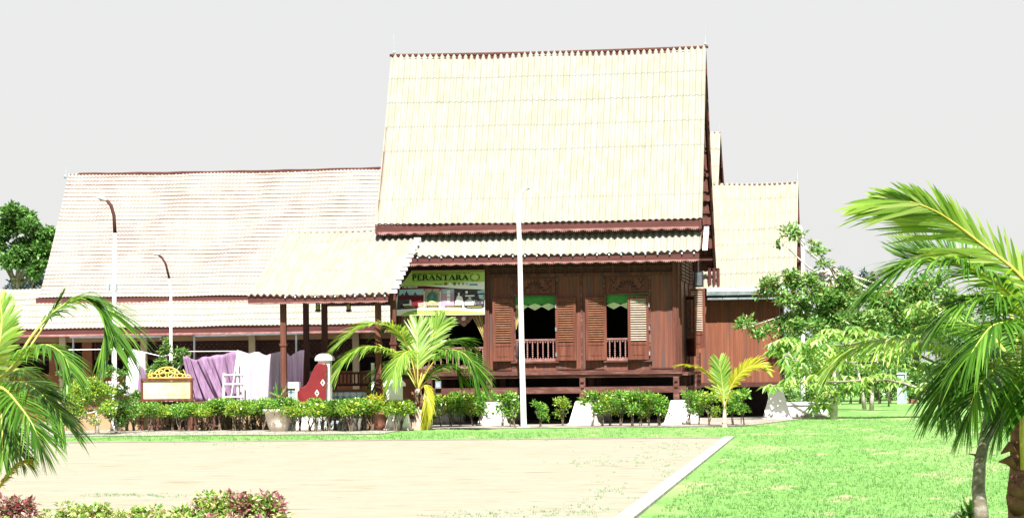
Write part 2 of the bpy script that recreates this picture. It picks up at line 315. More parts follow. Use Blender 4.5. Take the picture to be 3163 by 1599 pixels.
def wloc(o):
    p = Vector(o.location)
    if o.parent is not None: p += wloc(o.parent) if o.parent.type == 'EMPTY' or True else Vector()
    if o.parent is not None: p += -wloc(o.parent)   # meshes are written in world coordinates and sit at their parent's inverse
    return p
def tag(o, label=None, cat=None, group=None, kind=None):
    for k, v in (('label', label), ('category', cat), ('group', group), ('kind', kind)):
        if v: o[k] = v
    return o
def thing(name, label, cat, loc=(0, 0, 0), group=None):
    o = bpy.data.objects.new(name, None); C.objects.link(o); o.location = loc; o.empty_display_size = .2
    return tag(o, label, cat, group)
def local(name, label, cat, loc, group=None): return thing(name, label, cat, loc, group)
def lpart(mb, name, mats, parent, smooth=False):   # mesh written in the parent's own coordinates
    o = bpy.data.objects.new(name, mb.mesh(name, mats, smooth)); C.objects.link(o); o.parent = parent; return o
def dup(root, loc, label=None, group=None, rotz=0, scale=1, name=None):
    r = root.copy(); C.objects.link(r); r.location = loc; r.rotation_euler = (0, 0, rotz); r.scale = (scale,)*3
    if label: r['label'] = label
    if group: r['group'] = group
    for ch in list(root.children):
        c = ch.copy(); C.objects.link(c); c.parent = r
        for g in list(ch.children):
            d = g.copy(); C.objects.link(d); d.parent = c
    return r
def wthing(name, label, cat, group=None):           # a thing whose parts are written in world coordinates: empty at its base
    return thing(name, label, cat, (0, 0, 0), group)
def rebase(root, loc):                              # move the empty to the thing's base, parts stay put
    loc = Vector(loc); root.location = loc
    for ch in root.children: ch.location = Vector(ch.location)-loc

def roof(name, mats, parent, X0, X1, prof, period, amp, row, nper=6, lap=.012, thick=.05, sag=.03):
    s = MB(); S = [0]
    for a, b in zip(prof, prof[1:]): S.append(S[-1]+math.hypot(b[0]-a[0], b[1]-a[1]))
    def at(d):
        for i in range(len(prof)-1):
            if d <= S[i+1]+1e-6 or i == len(prof)-2:
                f = (d-S[i])/(S[i+1]-S[i]); a, b = prof[i], prof[i+1]
                y, z = a[0]+(b[0]-a[0])*f, a[1]+(b[1]-a[1])*f; t = Vector((0, b[0]-a[0], b[1]-a[1])).normalized()
                n = Vector((0, t.z, -t.y)); n = -n if n.z < 0 else n; return y, z, n
    nr = max(1, round(S[-1]/row)); nx = int((X1-X0)/period*nper)
    lines = []
    for i in range(nr): lines += [(S[-1]*i/nr, 0), (S[-1]*(i+1)/nr, lap)]
    s.uvs = []; k = nx+1
    rng = random.Random(len(name)+int(X0*10)); jit = [rng.uniform(-.006, .006) for _ in lines]
    for off in (0, -thick):
        for li, (d, lo) in enumerate(lines):
            y, z, n = at(d)
            for j in range(k):
                x = X0+(X1-X0)*j/nx; a = amp*math.cos(2*math.pi*x/period); h = a+lo+off+jit[li]*.6+.010*math.sin(x*1.7+d); dz = -sag*math.sin(math.pi*(x-X0)/(X1-X0))+sag*.18*math.sin(x*2.9+d*.8)
                s.v.append((x, y+n.y*h, z+dz+n.z*h)); s.uvs.append((x, S[-1]*10-S[-1]*10+d+lo*0))
    nl = len(lines)
    def own(q):                                  # faces that must not share smooth shading
        for vi in q: s.v.append(s.v[vi]); s.uvs.append(s.uvs[vi])
        n_ = len(s.v); s.f.append(tuple(range(n_-len(q), n_))); s.mi.append(1)
    for layer in (0, 1):
        b0 = layer*nl*k
        for li in range(nl-1):
            for j in range(nx):
                q = b0+li*k+j
                if li % 2 and not layer: own((q, q+k, q+k+1, q+1))
                else: s.f.append((q, q+k, q+k+1, q+1)); s.mi.append(layer)
    for li in (0, nl-1):
        for j in range(nx): q = li*k+j; r = q+nl*k; own((q, q+1, r+1, r))
    for li in range(nl-1):
        for j in (0, nx): q = li*k+j; r = q+nl*k; own((q, q+k, r+k, r))
    return s.build(name, mats, parent, True)

def fascia(name, matl, parent, X0, X1, Y, z0, z1, carve=.0, per=.3, th=.03, n=None):
    s = MB(); pts = []; x = X0
    if carve:
        cnt = int((X1-X0)/per); prof = [(0, 0), (.04, .5), (.09, .1), (.14, .7), (.2, .15), (.27, .9), (.34, .3), (.42, 1), (.5, .45), (.58, 1), (.66, .3), (.73, .9), (.8, .15), (.86, .7), (.91, .1), (.96, .5)]
        w_ = (X1-X0)/cnt
        for i in range(cnt):
            for a, d in prof: pts.append((X0+(i+a)*w_, z0+carve*(1-d)))
        pts.append((X1, z0+carve))
    else: pts = [(X0, z0), (X1, z0)]
    s.strip([(a, z1) for a, _ in pts], pts, Y, Y+th); return s.build(name, matl, parent)

def leafcloud(s, blobs, n, size, rng, up=.35, aspect=.45, mi=0, shell=.5):
    wts = [b[1][0]*b[1][1]*b[1][2] for b in blobs]; tot = sum(wts)
    for (c, r), w_ in zip(blobs, wts):
        for _ in range(max(3, int(n*w_/tot))):
            v = Vector((rng.gauss(0, 1), rng.gauss(0, 1), rng.gauss(0, 1))).normalized()*(rng.random()**shell)
            leaf(s, (c[0]+v.x*r[0], c[1]+v.y*r[1], c[2]+v.z*r[2]), size*rng.uniform(.6, 1.25), rng, up, aspect, mi, v)
def leaf(s, p, L, rng, up=.35, aspect=.45, mi=0, out=None):
    p = Vector(p); d = Vector((rng.gauss(0, 1), rng.gauss(0, 1), rng.gauss(0, .6)+up))
    if out is not None: d += out*1.2
    d.normalize(); n = Vector((rng.gauss(0, .7), rng.gauss(0, .7), 1)); w_ = d.cross(n)
    w_ = w_.normalized() if w_.length > 1e-3 else d.orthogonal().normalized(); n = w_.cross(d)
    a = L*aspect*.5; q = len(s.v)
    for k in (p, p+d*L*.45+w_*a+n*a*.25, p+d*L-n*L*.12, p+d*L*.45-w_*a+n*a*.25): s.v.append(tuple(k))
    s.f.append((q, q+1, q+2, q+3)); s.mi.append(mi)

# ------------------------------------------------------------------ setting
def ground_sheet(name, pts, z, matl):
    s = MB(); s.face([(p[0], p[1], z) for p in pts]); o = s.build(name, matl); return tag(o, kind='structure')
g = MB(); g.face([(-400, -120, 0), (400, -120, 0), (400, 1200, 0), (-400, 1200, 0)]); tag(g.build('ground', M['lawn']), kind='structure')
pa, pb = G(150, 1368), G(2238, 1352); pc = G(1908, 1599)
farY = (pa.y+pb.y)/2; dr = (pc-pb); pn = pb+dr*2.2
ground_sheet('paved_court', [(pa.x-25, farY), (pb.x, farY), (pn.x, pn.y), (pa.x-25, pn.y)], .004, M['sand'])
ground_sheet('soil_edge', [(pa.x-25, farY-.12), (pb.x-.1, farY-.12), (pb.x-.1, farY+1.1*.55), (pa.x-25, farY+1.1*.55)], .008, M['soilstrip'])
s = MB(); w_ = .19; dn = dr.normalized(); sd_ = Vector((-dn.y, dn.x, 0))
for i in range(26):
    a = pb+dr*(2.2*i/26)+Vector((0, 0, 0)); b = pb+dr*(2.2*(i+.985)/26)
    s.obox((a.x, a.y, 0), (b-a).xy.to_3d(), sd_*w_, (0, 0, .035))
tag(s.build('kerb_strip', M['kerb']), kind='structure')
hy0 = G(1700, 1322).y
ground_sheet('house_yard', [(-30, G(600, 1345).y), (XX(1270, -3), G(600, 1345).y), (XX(1290, -2), hy0), (XX(2300, -1), hy0+.2), (XX(2480, 4), 4.2), (XX(2480, 12), 30), (-30, 30)], .012, M['concrete'])

# ------------------------------------------------------------------ main timber house
W0 = 0.0
XL, XR = XX(1213, W0), XX(2092, W0)
ZF = ZZ(1150, W0)                     # floor ledge top
ZT = ZZ(800, W0)                      # wall top
house = wthing('timber_house', 'tall dark red timber house on white stone footings with a steep pale roof', 'house')
# main roof
eY = -.5; e0 = P(1158, 692, eY); e1 = P(2166, 673, eY); rdg = P(2183, 146, 2.05); bk = P(2214, 835, 5.7)
RX0, RX1 = e0.x, (e1.x+rdg.x+bk.x)/3; EZ = (e0.z+e1.z)/2; RZ = (P(1217, 168, 2.05).z+rdg.z)/2
def curve(y0, z0, y1, z1, sag, n=8):
    return [(y0+(y1-y0)*i/n, z0+(z1-z0)*i/n-sag*math.sin(math.pi*i/n)) for i in range(n+1)]
roof('main_roof', [M['roof_main'], M['tile_edge']], house, RX0, RX1, curve(2.05, RZ, eY, EZ, .12), .152, .026, .76, 8, .002)
roof('back_roof', [M['roof_main'], M['tile_edge']], house, RX0, RX1, curve(2.05, RZ, 5.7, bk.z, .15), .152, .022, .76, 4)
s = MB(); s.tube([(RX0-.03+(RX1-RX0+.08)*i/24, 2.05, RZ-.012-.03*math.sin(math.pi*i/24)) for i in range(25)], .036, 8); s.build('ridge_cap', M['tile_edge'], house, True)
s = MB(); s.box(RX0+.25, RX1-.1, 2.0, 2.1, RZ-.2, RZ-.11); s.build('ridge_beam', M['fascia'], house)
for px, yt in ((1217, 105), (2179, 80)):
    q = P(px, 150, 2.05); top = P(px, yt, 2.05).z; s = MB(); s.tube([(q.x, 2.05, RZ-.1), (q.x, 2.05, RZ+.25), (q.x, 2.05, top)], [.022, .014, .006], 6)
    s.lathe((q.x, 2.05, RZ+.02), [(.02, 0), (.04, .04), (.02, .08)], 8); s.build('finial', M['grey_paint'], house)
fascia('fascia_board', M['fascia'], house, RX0, RX1-.02, eY+.03, EZ-.24, EZ-.02)
fascia('carved_fringe', M['fringe'], house, RX0+.02, RX1-.03, eY+.018, EZ-.29, EZ-.20, .075, .31, .02)
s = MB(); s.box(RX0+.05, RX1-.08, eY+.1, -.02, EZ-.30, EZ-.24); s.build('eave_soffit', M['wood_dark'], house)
def gable(X, name):
    s = MB(); pts = [(y, z-.1) for y, z in curve(2.05, RZ, eY, EZ, .12)][::-1]+[(y, z-.1) for y, z in curve(2.05, RZ, 5.7, bk.z, .15)][1:]
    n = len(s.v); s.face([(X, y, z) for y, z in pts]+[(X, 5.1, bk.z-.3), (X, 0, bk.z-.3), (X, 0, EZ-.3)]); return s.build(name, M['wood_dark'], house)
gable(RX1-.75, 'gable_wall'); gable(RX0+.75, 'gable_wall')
def barge(X):
    s = MB()
    for c in (curve(2.05, RZ, eY, EZ, .12, 14), curve(2.05, RZ, 5.75, bk.z-.05, .15, 14)):
        for a, b in zip(c, c[1:]): s.obox((X, a[0], a[1]-.27), (.045, 0, 0), (0, b[0]-a[0], b[1]-a[1]), (0, 0, .22))
    return s.build('bargeboard', M['fascia'], house)
barge(RX1-.07); barge(RX0+.02)
for i in range(9):                       # rafters under the back overhang, seen from the side
    f = i/8; c = curve(2.05, RZ, 5.7, bk.z, .15); s = MB(); s.box(RX1-.72, RX1-.08, 2.4+f*2.9, 2.47+f*2.9, RZ+(bk.z-RZ)*(.1+f*.8)-.3, RZ+(bk.z-RZ)*(.1+f*.8)-.2); s.build('purlin', M['wood_dark'], house)
# skirt roof
kY = -.88; k0 = P(1300, 789, kY); k1 = P(2163, 774, kY); KX0 = XX(1180, kY); KX1 = k1.x; KZ = (k0.z+k1.z)/2
KT = P(1700, 716, -.12).z
roof('skirt_roof', [M['roof_skirt'], M['tile_edge']], house, KX0, KX1, [(0.0, KT+.06), (kY, KZ)], .158, .030, .62, 8, .002)
fascia('skirt_fascia', M['fascia'], house, KX0+.3, KX1-.03, kY+.04, KZ-.24, KZ-.02)
fascia('skirt_fringe', M['fringe'], house, KX0+.3, KX1-.04, kY+.028, KZ-.27, KZ-.2, .055, .31, .02)
for i in range(8):
    f = i/8+.04; y = 0+(kY)*f; z = KT+.06+(KZ-KT-.06)*f; s = MB(); s.box(KX1+.052, KX1+.17, y-.05, y+.05, z-.04, z+.03); s.build('verge_tile', M['white'], house)
s = MB(); s.face([(KX0+.3, kY+.1, KZ-.07), (KX1-.05, kY+.1, KZ-.07), (KX1-.05, 0, KT-.06), (KX0+.3, 0, KT-.06)]); s.build('skirt_soffit', M['wood_dark'], house)
# walls: openings
Yw = W0
o1 = (XX(1588, Yw), XX(1716, Yw)); o2 = (XX(1874, Yw), XX(2004, Yw)); ZO1 = ZZ(911, Yw); ZO0 = ZZ(1116, Yw)
bayX = [XX(1505, Yw), XX(1797, Yw), XR]
def wallrect(s, x0, x1, z0, z1, y0=Yw, y1=Yw+.1): s.box(x0, x1, y0, y1, z0, z1)
s = MB(); zf = ZZ(850, Yw)
for a, b in ((bayX[0], o1[0]), (o1[1], o2[0]), (o2[1], XR)): wallrect(s, a, b, ZF, zf)
for o_ in (o1, o2): wallrect(s, o_[0], o_[1], ZF, ZO0); wallrect(s, o_[0], o_[1], ZO1, zf)
s.build('front_wall', M['plank'], house)
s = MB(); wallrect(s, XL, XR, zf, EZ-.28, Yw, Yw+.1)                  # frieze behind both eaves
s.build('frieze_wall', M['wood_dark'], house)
s = MB(); n = 12
for i in range(n+1):
    x = XX(1505, Yw)+(XR-XX(1505, Yw))*i/n; s.box(x-.02, x+.02, Yw-.025, Yw, zf+.02, ZT+.05)
s.box(XL, XR, Yw-.05, Yw-.002, zf-.03, zf+.045); s.box(XL, XR, Yw-.035, Yw-.002, ZZ(826, Yw)-.02, ZZ(826, Yw)+.01)
s.build('frieze_battens', M['wood'], house)
for px in (1216, 1503, 2088):
    s = MB(); x = XX(px, Yw); s.box(x-.075, x+.075, Yw-.06, Yw+.12, ZF, KT-.02); s.build('wall_post', M['wood'], house)
s = MB(); x = XX(1797, Yw)
for px in (1797, 1583, 1590, 1722, 1868, 2008): s.box(XX(px, Yw)-.022, XX(px, Yw)+.022, Yw-.028, Yw-.003, ZF+.05, zf-.035)
for a, b in ((1509, 1586), (1725, 1795), (1800, 1866), (2011, 2080)): s.box(XX(a, Yw), XX(b, Yw), Yw-.02, Yw-.002, ZZ(1140, Yw)-.01, ZZ(1140, Yw)+.02)
s.build('wall_battens', M['wood_grey'], house)  # paler timber paints the sunlit edges of the battens
# floor ledge, beams
s = MB(); s.box(XL-.1, XR+.12, Yw-.20, Yw+.12, ZF-.055, ZF); s.box(XL-.05, XR+.06, Yw-.15, Yw+.1, ZF-.13, ZF-.055); s.box(XL, XR, Yw-.10, Yw-.004, ZF+.0, ZF+.045); s.build('floor_ledge', M['wood_grey'], house)
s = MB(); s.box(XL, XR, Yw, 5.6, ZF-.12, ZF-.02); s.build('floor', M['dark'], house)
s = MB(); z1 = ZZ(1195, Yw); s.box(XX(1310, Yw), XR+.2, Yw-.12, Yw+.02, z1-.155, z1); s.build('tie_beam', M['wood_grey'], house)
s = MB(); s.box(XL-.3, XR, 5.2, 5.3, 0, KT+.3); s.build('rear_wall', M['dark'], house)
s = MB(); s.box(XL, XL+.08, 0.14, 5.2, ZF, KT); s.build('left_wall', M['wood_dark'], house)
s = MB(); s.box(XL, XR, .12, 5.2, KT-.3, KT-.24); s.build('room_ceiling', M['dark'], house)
for px in (1514, 1801, 2090, 1330):
    x = XX(px, Yw, 1200); s = MB(); s.box(x-.07, x+.07, Yw-.16, Yw+.06, .5, ZF-.13); s.box(x-.04, x+.04, Yw-.2, Yw-.16, z1+.12, z1+.2); s.box(x-.04, x+.04, Yw-.2, Yw-.16, z1-.02, z1+.05)
    s.build('stilt', M['wood_grey'], house)
def stain(mt, h0, h1, col):
    t = mt.node_tree; N = t.nodes; L = t.links; b = N['Principled BSDF']; src = b.inputs[0].links[0].from_socket
    g_ = N.new('ShaderNodeTexCoord'); sp = N.new('ShaderNodeSeparateXYZ'); L.new(g_.outputs['Object'], sp.inputs[0])
    n = N.new('ShaderNodeTexNoise'); n.inputs['Scale'].default_value = 9; n.inputs['Detail'].default_value = 5; L.new(g_.outputs['Object'], n.inputs[0])
    a = N.new('ShaderNodeMath'); a.operation = 'MULTIPLY_ADD'; a.inputs[1].default_value = -.22; L.new(n.outputs[0], a.inputs[0]); L.new(sp.outputs[2], a.inputs[2])
    r_ = N.new('ShaderNodeMapRange'); r_.inputs[1].default_value = h0; r_.inputs[2].default_value = h1; r_.inputs[3].default_value = .8; r_.inputs[4].default_value = 0; L.new(a.outputs[0], r_.inputs[0])
    mi = N.new('ShaderNodeMix'); mi.data_type = 'RGBA'; L.new(r_.outputs[0], mi.inputs[0]); L.new(src, mi.inputs[6]); mi.inputs[7].default_value = (*col, 1); L.new(mi.outputs[2], b.inputs[0])
stain(M['white_bright'], -.10, .04, (.22, .15, .10))
def footing(cx, cy, h=.55, w0=.72, w1=.36, parent=None, nm='footing', dd=0):
    s = MB(); s.frustum(cx, cy, 0.012, h, w0, w0+dd, w1, w1+dd*.8); s.frustum(cx, cy, .0125, .05, w0+.1, w0+.1, w0+.05, w0+.05); return s.build(nm, M['white_bright'], parent)
fl = [1522, 1803, 2096]
for px in fl: footing(XX(px, -.3, 1290), -.3, .58, .66, .34, house, 'footing', .3)
footing(XX(2135, 1.4, 1290), .9, .40, .5, .34, house)
for j in (1.9, 3.8):
    for px in fl+[1330]:
        x = XX(px, 0, 1290); footing(x, j, .58, .6, .34, house); s = MB(); s.box(x-.07, x+.07, j-.07, j+.07, .58, ZF-.13); s.build('stilt', M['wood_dark'], house)
s = MB(); s.box(XL-.3, XR+.2, 5.05, 5.12, 0.012, ZF-.12); s.build('underfloor_blackout', M['dark'], house)  # added dark sheet, blocks light and view through the underfloor

def louvre_panel(s, o, ax, nrm, w_, z0, z1, zsplit, th=.04, pale=1):
    """shutter leaf built from hinge point o (x, y), along ax (unit xy), frame mi 0, slats mi 1, panel mi 2"""
    o = Vector((o[0], o[1], 0)); ax = Vector((ax[0], ax[1], 0)); nn = Vector((nrm[0], nrm[1], 0))
    fr = .065
    def bx(a0, a1, b0, b1, off, t, mi): s.obox(o+ax*a0+nn*off+Vector((0, 0, b0)), ax*(a1-a0), nn*t, (0, 0, b1-b0), mi)
    bx(0, fr, z0, z1, 0, th, 0); bx(w_-fr, w_, z0, z1, 0, th, 0); bx(fr, w_-fr, z0, z0+fr, 0, th, 0); bx(fr, w_-fr, z1-fr, z1, 0, th, 0); bx(fr, w_-fr, zsplit-.03, zsplit+.04, 0, th, 0)
    bx(fr, w_-fr, z0+fr, zsplit-.03, .012, th-.024, 2); bx(fr+.05, w_-fr-.05, z0+fr+.05, zsplit-.08, .004, th-.008, 2)
    a, b = zsplit+.04, z1-fr; k = 18
    for i in range(k):
        z = a+(b-a)*(i+.5)/k; h = (b-a)/k
        p = o+ax*fr+Vector((0, 0, z)); s.obox(p+Vector((0, 0, h*.02)), ax*(w_-2*fr), nn*th*.9+Vector((0, 0, h*.30)), Vector((0, 0, h*.26)), 1)
def shutter(parent, o, ang, w_, z0, z1, zs, pale=False, side=1):
    ax = (math.cos(ang), math.sin(ang)); nrm = (math.sin(ang), -math.cos(ang))
    if nrm[1] > 0 and side: nrm = (-nrm[0], -nrm[1])
    # slats tilt so that their upper faces look outward
    s = MB(); o2_ = (o[0]+nrm[0]*.04, o[1]+nrm[1]*.04); louvre_panel(s, o2_, ax, (-nrm[0]*1, -nrm[1]*1), w_, z0, z1, zs)
    return s.build('shutter', [M['wood_warm'], M['louvre_sunlit'] if pale else M['louvre'], M['wood_warm']], parent)
def hinges(parent, x, y, z0, z1):
    for z in (z0+.15, (z0+z1)/2, z1-.2): s = MB(); s.box(x-.015, x+.015, y-.02, y+.0, z-.05, z+.05); s.build('hinge', M['steel'], parent)

def sunburst(parent, x0, x1, z0, z1, y):
    s = MB(); s.box(x0, x1, y-.015, y, z0, z1, 0); fr = .03
    for q in ((x0, x1, z0, z0+fr), (x0, x1, z1-fr, z1)): s.box(q[0], q[1], y-.035, y-.0151, q[2], q[3], 0)
    for q in ((x0, x0+fr), (x1-fr, x1)): s.box(q[0], q[1], y-.035, y-.0151, z0+fr, z1-fr, 0)
    cx, cz = (x0+x1)/2, z0+.11; yy = y-.0165
    for i in range(7):
        a = math.pi*(i+.5)/7; d = Vector((math.cos(a), 0, math.sin(a))); n = Vector((-d.z, 0, d.x)); c = Vector((cx, yy, cz))
        r1 = .21 if 1 < i < 5 else .235
        s.face([c+d*.06, c+d*(r1*.75)-n*.026, c+d*r1, c+d*(r1*.75)+n*.026], 1)
    rng = random.Random(3)
    for sg in (-1, 1):
        for (dx, dz) in ((.2, .02), (.27, -.03), (.34, .0), (.39, .05), (.36, .16), (.29, .2), (.41, .2), (.22, -.04), (.33, .12)):
            a = rng.uniform(0, 3); d = Vector((math.cos(a), 0, math.sin(a))); n = Vector((-d.z, 0, d.x)); c = Vector((cx+sg*dx, yy, cz+dz))
            if x0+.04 < c.x < x1-.04: s.face([c-d*.05, c-n*.018+d*.005, c+d*.05, c+n*.02], 1)
    return s.build('carved_panel', [M['wood_warm'], M['dark']], parent)

def balustrade(parent, x0, x1, z0, z1, y, nb, name='balustrade'):
    s = MB(); s.box(x0, x1, y-.03, y+.03, z1-.035, z1); s.box(x0, x1, y-.03, y+.03, z0, z0+.03)
    k = nb*2
    for zb, sg in ((z0+.03, 1), (z1-.035, -1)):
        top = []; bot = []
        for i in range(k*4+1):
            x = x0+(x1-x0)*i/(k*4); d = .02+.045*(abs(((i % 4)-2)/2)); top.append((x, zb+sg*d)); bot.append((x, zb))
        if sg > 0: s.strip(top, bot, y-.012, y+.012)
        else: s.strip(bot, top, y-.012, y+.012)
    for i in range(nb):
        x = x0+(x1-x0)*(i+.5)/nb; h = z1-z0; pr = [(.012, .04)]
        for j in range(9): z = .07+(h-.14)*j/8; pr += [(.022, z), (.012, z+(h-.14)/16)]
        s.lathe((x, y, z0), pr+[(.012, h-.04)], 6)
    return s.build(name, M['fringe'], parent)

SH1, SH0, SHS = ZZ(921, Yw), ZZ(1113, Yw), ZZ(1063, Yw)
wd = .52
for (xa, xb), kind in ((o1, 0), (o2, 1)):
    fr = MB(); t = .05
    fr.box(xa-t, xa, Yw-.05, Yw+.12, ZO0-.02, ZO1+.02); fr.box(xb, xb+t, Yw-.05, Yw+.12, ZO0-.02, ZO1+.02)
    fr.box(xa, xb, Yw-.045, Yw+.12, ZO1-.01, ZO1+.03); fr.box(xa-.08, xb+.08, Yw-.09, Yw+.12, ZO0-.03, ZO0+.01)
    fr.box((xa+xb)/2-.02, (xa+xb)/2+.02, Yw-.03, Yw-.003, ZF+.05, ZO0-.03); fr.box(xa-t, xa-.01, Yw-.03, Yw-.003, ZF+.05, ZO0-.03); fr.box(xb, xb+t-.01, Yw-.03, Yw-.003, ZF+.05, ZO0-.03)
    fo = fr.build('window', M['wood_grey'], house)
    hl = R(180+12) if kind == 0 else R(180+16); shutter(fo, (xa-.01, Yw-.055), hl, wd, SH0, SH1, SHS)
    if kind == 0: shutter(fo, (xb+.01, Yw-.055), R(-6), wd, SH0, SH1, SHS)
    else: shutter(fo, (xb+.0, Yw-.055), R(180+14), wd, SH0, SH1+.02, SHS, True)
    hinges(fo, xb+.02, Yw-.1, SH0, SH1); hinges(fo, xa-.02, Yw-.07, SH0, SH1)
    sunburst(fo, xa-.0, xb+.0, ZZ(905, Yw), ZZ(860, Yw), Yw-.004)
    balustrade(fo, xa, xb, ZO0+.01, ZZ(1046, Yw), Yw+.02, 8)
    s = MB(); zv = ZO1-.01; yv = Yw+.05                                    # green valance with pale zigzag lace
    tp = []; bt = []; nz_ = 3 if kind == 0 else 3; N_ = nz_*8
    for i in range(N_+1):
        f = i/N_; ph = abs(((f*nz_) % 1)-.5)*2; tp.append((xa+(xb-xa)*f, zv)); bt.append((xa+(xb-xa)*f, zv-.34+.13*ph+.01*math.sin(f*40)))
    s.strip(tp, bt, yv, yv+.006); s.build('valance', M['green_v'], fo)
    s = MB(); tp = [(x, z+.05+.05*(1-abs((((x-xa)/(xb-xa)*nz_) % 1)-.5)*2)) for x, z in bt]; bb = [(x, z) for x, z in bt]
    tp = [(x, min(zv, b[1]+.10)) for (x, z), b in zip(tp, bt)]
    # diamond band
    s2 = MB(); tp = []; b3 = []
    for i in range(N_+1):
        f = i/N_; ph = abs(((f*nz_) % 1)-.5)*2; x = xa+(xb-xa)*f; tp.append((x, zv-.19-.06*ph)); b3.append((x, zv-.19-.06*ph-.02-.15*(1-ph)))
    s2.strip(tp, b3, yv-.012, yv-.006); s2.build('lace_trim', M['lace'], fo)
    def drape(u, v, x0=xa): w2 = .30*(1-v)**1.5+.05; return (x0+u*w2, Yw+.10+.02*math.sin(u*22), zv-.2-v*.62)
    if kind == 0: s = MB(); s.sheet(drape, 14, 8); s.build('curtain', M['drape'], fo, True)

# side wall on the right (faces +X)
sy1 = 5.5
s = MB(); s.box(XR, XR+.06, Yw+.12, sy1, ZF-.1, KT+.1); s.build('side_wall', M['wood_warm'], house)
s = MB()
for y0, y1 in ((.3, 1.5), (1.8, 3.0), (3.3, 4.6)):
    for i in range(7): s.box(XR+.06, XR+.11, y0, y1, ZZ(880, 1)+.05+i*.085, ZZ(880, 1)+.1+i*.085)
    s.box(XR+.061, XR+.09, y0-.05, y0, ZF, KT)
s.build('side_vents', M['wood'], house)
s = MB(); s.box(XR, XR+.25, Yw-.1, sy1, ZF-.1, ZF-.02); s.box(XR+.02, XR+.12, Yw+.02, sy1, ZF-.55, ZF-.38); s.build('side_ledge', M['wood_grey'], house)
s = MB(); s.box(XR+.062, XR+.1, 1.9, 2.85, ZO0, ZO1); sw = s.build('window', M['dark'], house)  # dark slab paints the shaded opening on a closed wall
shutter(sw, (XR+.10, 2.9), R(0), .42, ZZ(1075, 3.4, 2150), ZZ(893, 3.4, 2150), ZZ(1030, 3.4, 2150), True)
shutter(sw, (XR+.10, 2.1), R(-62), .55, ZZ(1100, 2, 2130), ZZ(915, 2, 2130), ZZ(1050, 2, 2130))
s = MB(); q = P(2160, 1100, 3.0); s.box(XR+.1, XR+.42, 2.6, 3.5, q.z-.35, q.z-.28); s.box(XR+.3, XR+.36, 2.9, 3.4, q.z-.28, q.z+.1); s.build('window_shelf', M['wood_grey'], house)
for py in (1210,): s = MB(); x = XR+.25; s.box(x, x+.18, 2.2, 2.4, .4, ZF-.1); s.build('stilt', M['wood_grey'], house)
# veranda bay behind the banner
b0, b1 = XX(1228, Yw), XX(1500, Yw)
s = MB(); s.box(b0, b1, Yw+.02, Yw+.08, ZZ(965, Yw), zf); s.box(b0, XX(1248, Yw), Yw+.02, Yw+.08, ZF, ZZ(965, Yw)); s.build('veranda_panel', M['wood_warm'], house)
s = MB(); tp = []; bt = []
for i in range(81):
    f = i/80; x = b0+.1+(b1-b0-.2)*f; ph = abs(((f*4.5) % 1)-.5)*2; tp.append((x, ZZ(960, Yw))); bt.append((x, ZZ(978, Yw)-.22*(1-ph)**.7))
s.strip(tp, bt, Yw-.01, Yw)
for k in range(5):
    f = (k+.5)/4.5; x = b0+.1+(b1-b0-.2)*f
    if f < 1:
        for j in range(10): a = 2*math.pi*j/10; a2 = 2*math.pi*(j+1)/10; s.face([(x, Yw-.013, ZZ(980, Yw)), (x+.055*math.cos(a), Yw-.013, ZZ(980, Yw)+.055*math.sin(a)), (x+.055*math.cos(a2), Yw-.013, ZZ(980, Yw)+.055*math.sin(a2))], 1)
s.build('valance', [M['maroon'], M['white_cloth']], house)
def dr_r(u, v): w2 = .32*(1-v)**1.3+.05; return (b1-u*w2, Yw+.0+.03*math.sin(u*24), ZZ(968, Yw)-v*.68)
def dr_l(u, v): w2 = .5*(1-v)**1.2+.08; return (b0+.1+u*w2, Yw+.0+.03*math.sin(u*30), ZZ(968, Yw)-v*.95)
for f_ in (dr_r, dr_l): s = MB(); s.sheet(f_, 20, 10); s.build('curtain', M['drape'], house, True)
balustrade(house, b0+.1, b1, ZZ(1135, Yw), ZZ(1068, Yw), Yw+.0, 14, 'veranda_rail')
s = MB(); s.box(b0, b1, Yw-.02, Yw+.05, ZF, ZZ(1135, Yw)); s.build('veranda_apron', M['wood'], house)
# little light bulbs under the lower eave
def bulbs(x0, x1, y, z, n, label):
    s = MB(); s.tube([(x0, y, z+.025), (x1, y, z+.025)], .003, 4, 1)
    for i in range(n): s.lathe((x0+(x1-x0)*i/(n-1), y, z-.03), [(.005, 0), (.02, .015), (.02, .035), (.006, .05)], 6)
    return tag(s.build('string_light', [M['bulb'], M['pipe']]), label, 'string lights')
bulbs(KX0+.9, KX1-.15, kY+.0, KZ-.05, 24, 'string of small pale bulbs under the lower eave above the shuttered windows')
q = P(1355, 1187, -.1); s = MB(); s.box(q.x-.07, q.x+.07, -.2, -.08, z1, z1+.18, 0); s.box(q.x-.05, q.x+.05, -.205, -.2005, z1+.03, z1+.14, 1); tag(s.build('junction_box', [M['steel'], M['grey_paint']]), 'small pale grey box sitting on the tie beam behind the coconut palm', 'junction box')
# box speaker
q = P(2158, 862, 4.6); s = MB(); s.box(q.x-.12, q.x+.12, 4.45, 4.75, q.z-.2, q.z+.2, 0); s.box(q.x-.09, q.x+.09, 4.43, 4.449, q.z-.17, q.z+.17, 1); s.box(q.x-.02, q.x+.02, 4.5, 4.6, q.z+.2, q.z+.6)
tag(s.build('wall_speaker', [M['black'], M['pipe']]), 'small dark loudspeaker box hanging under the gable beside the side window', 'speaker')

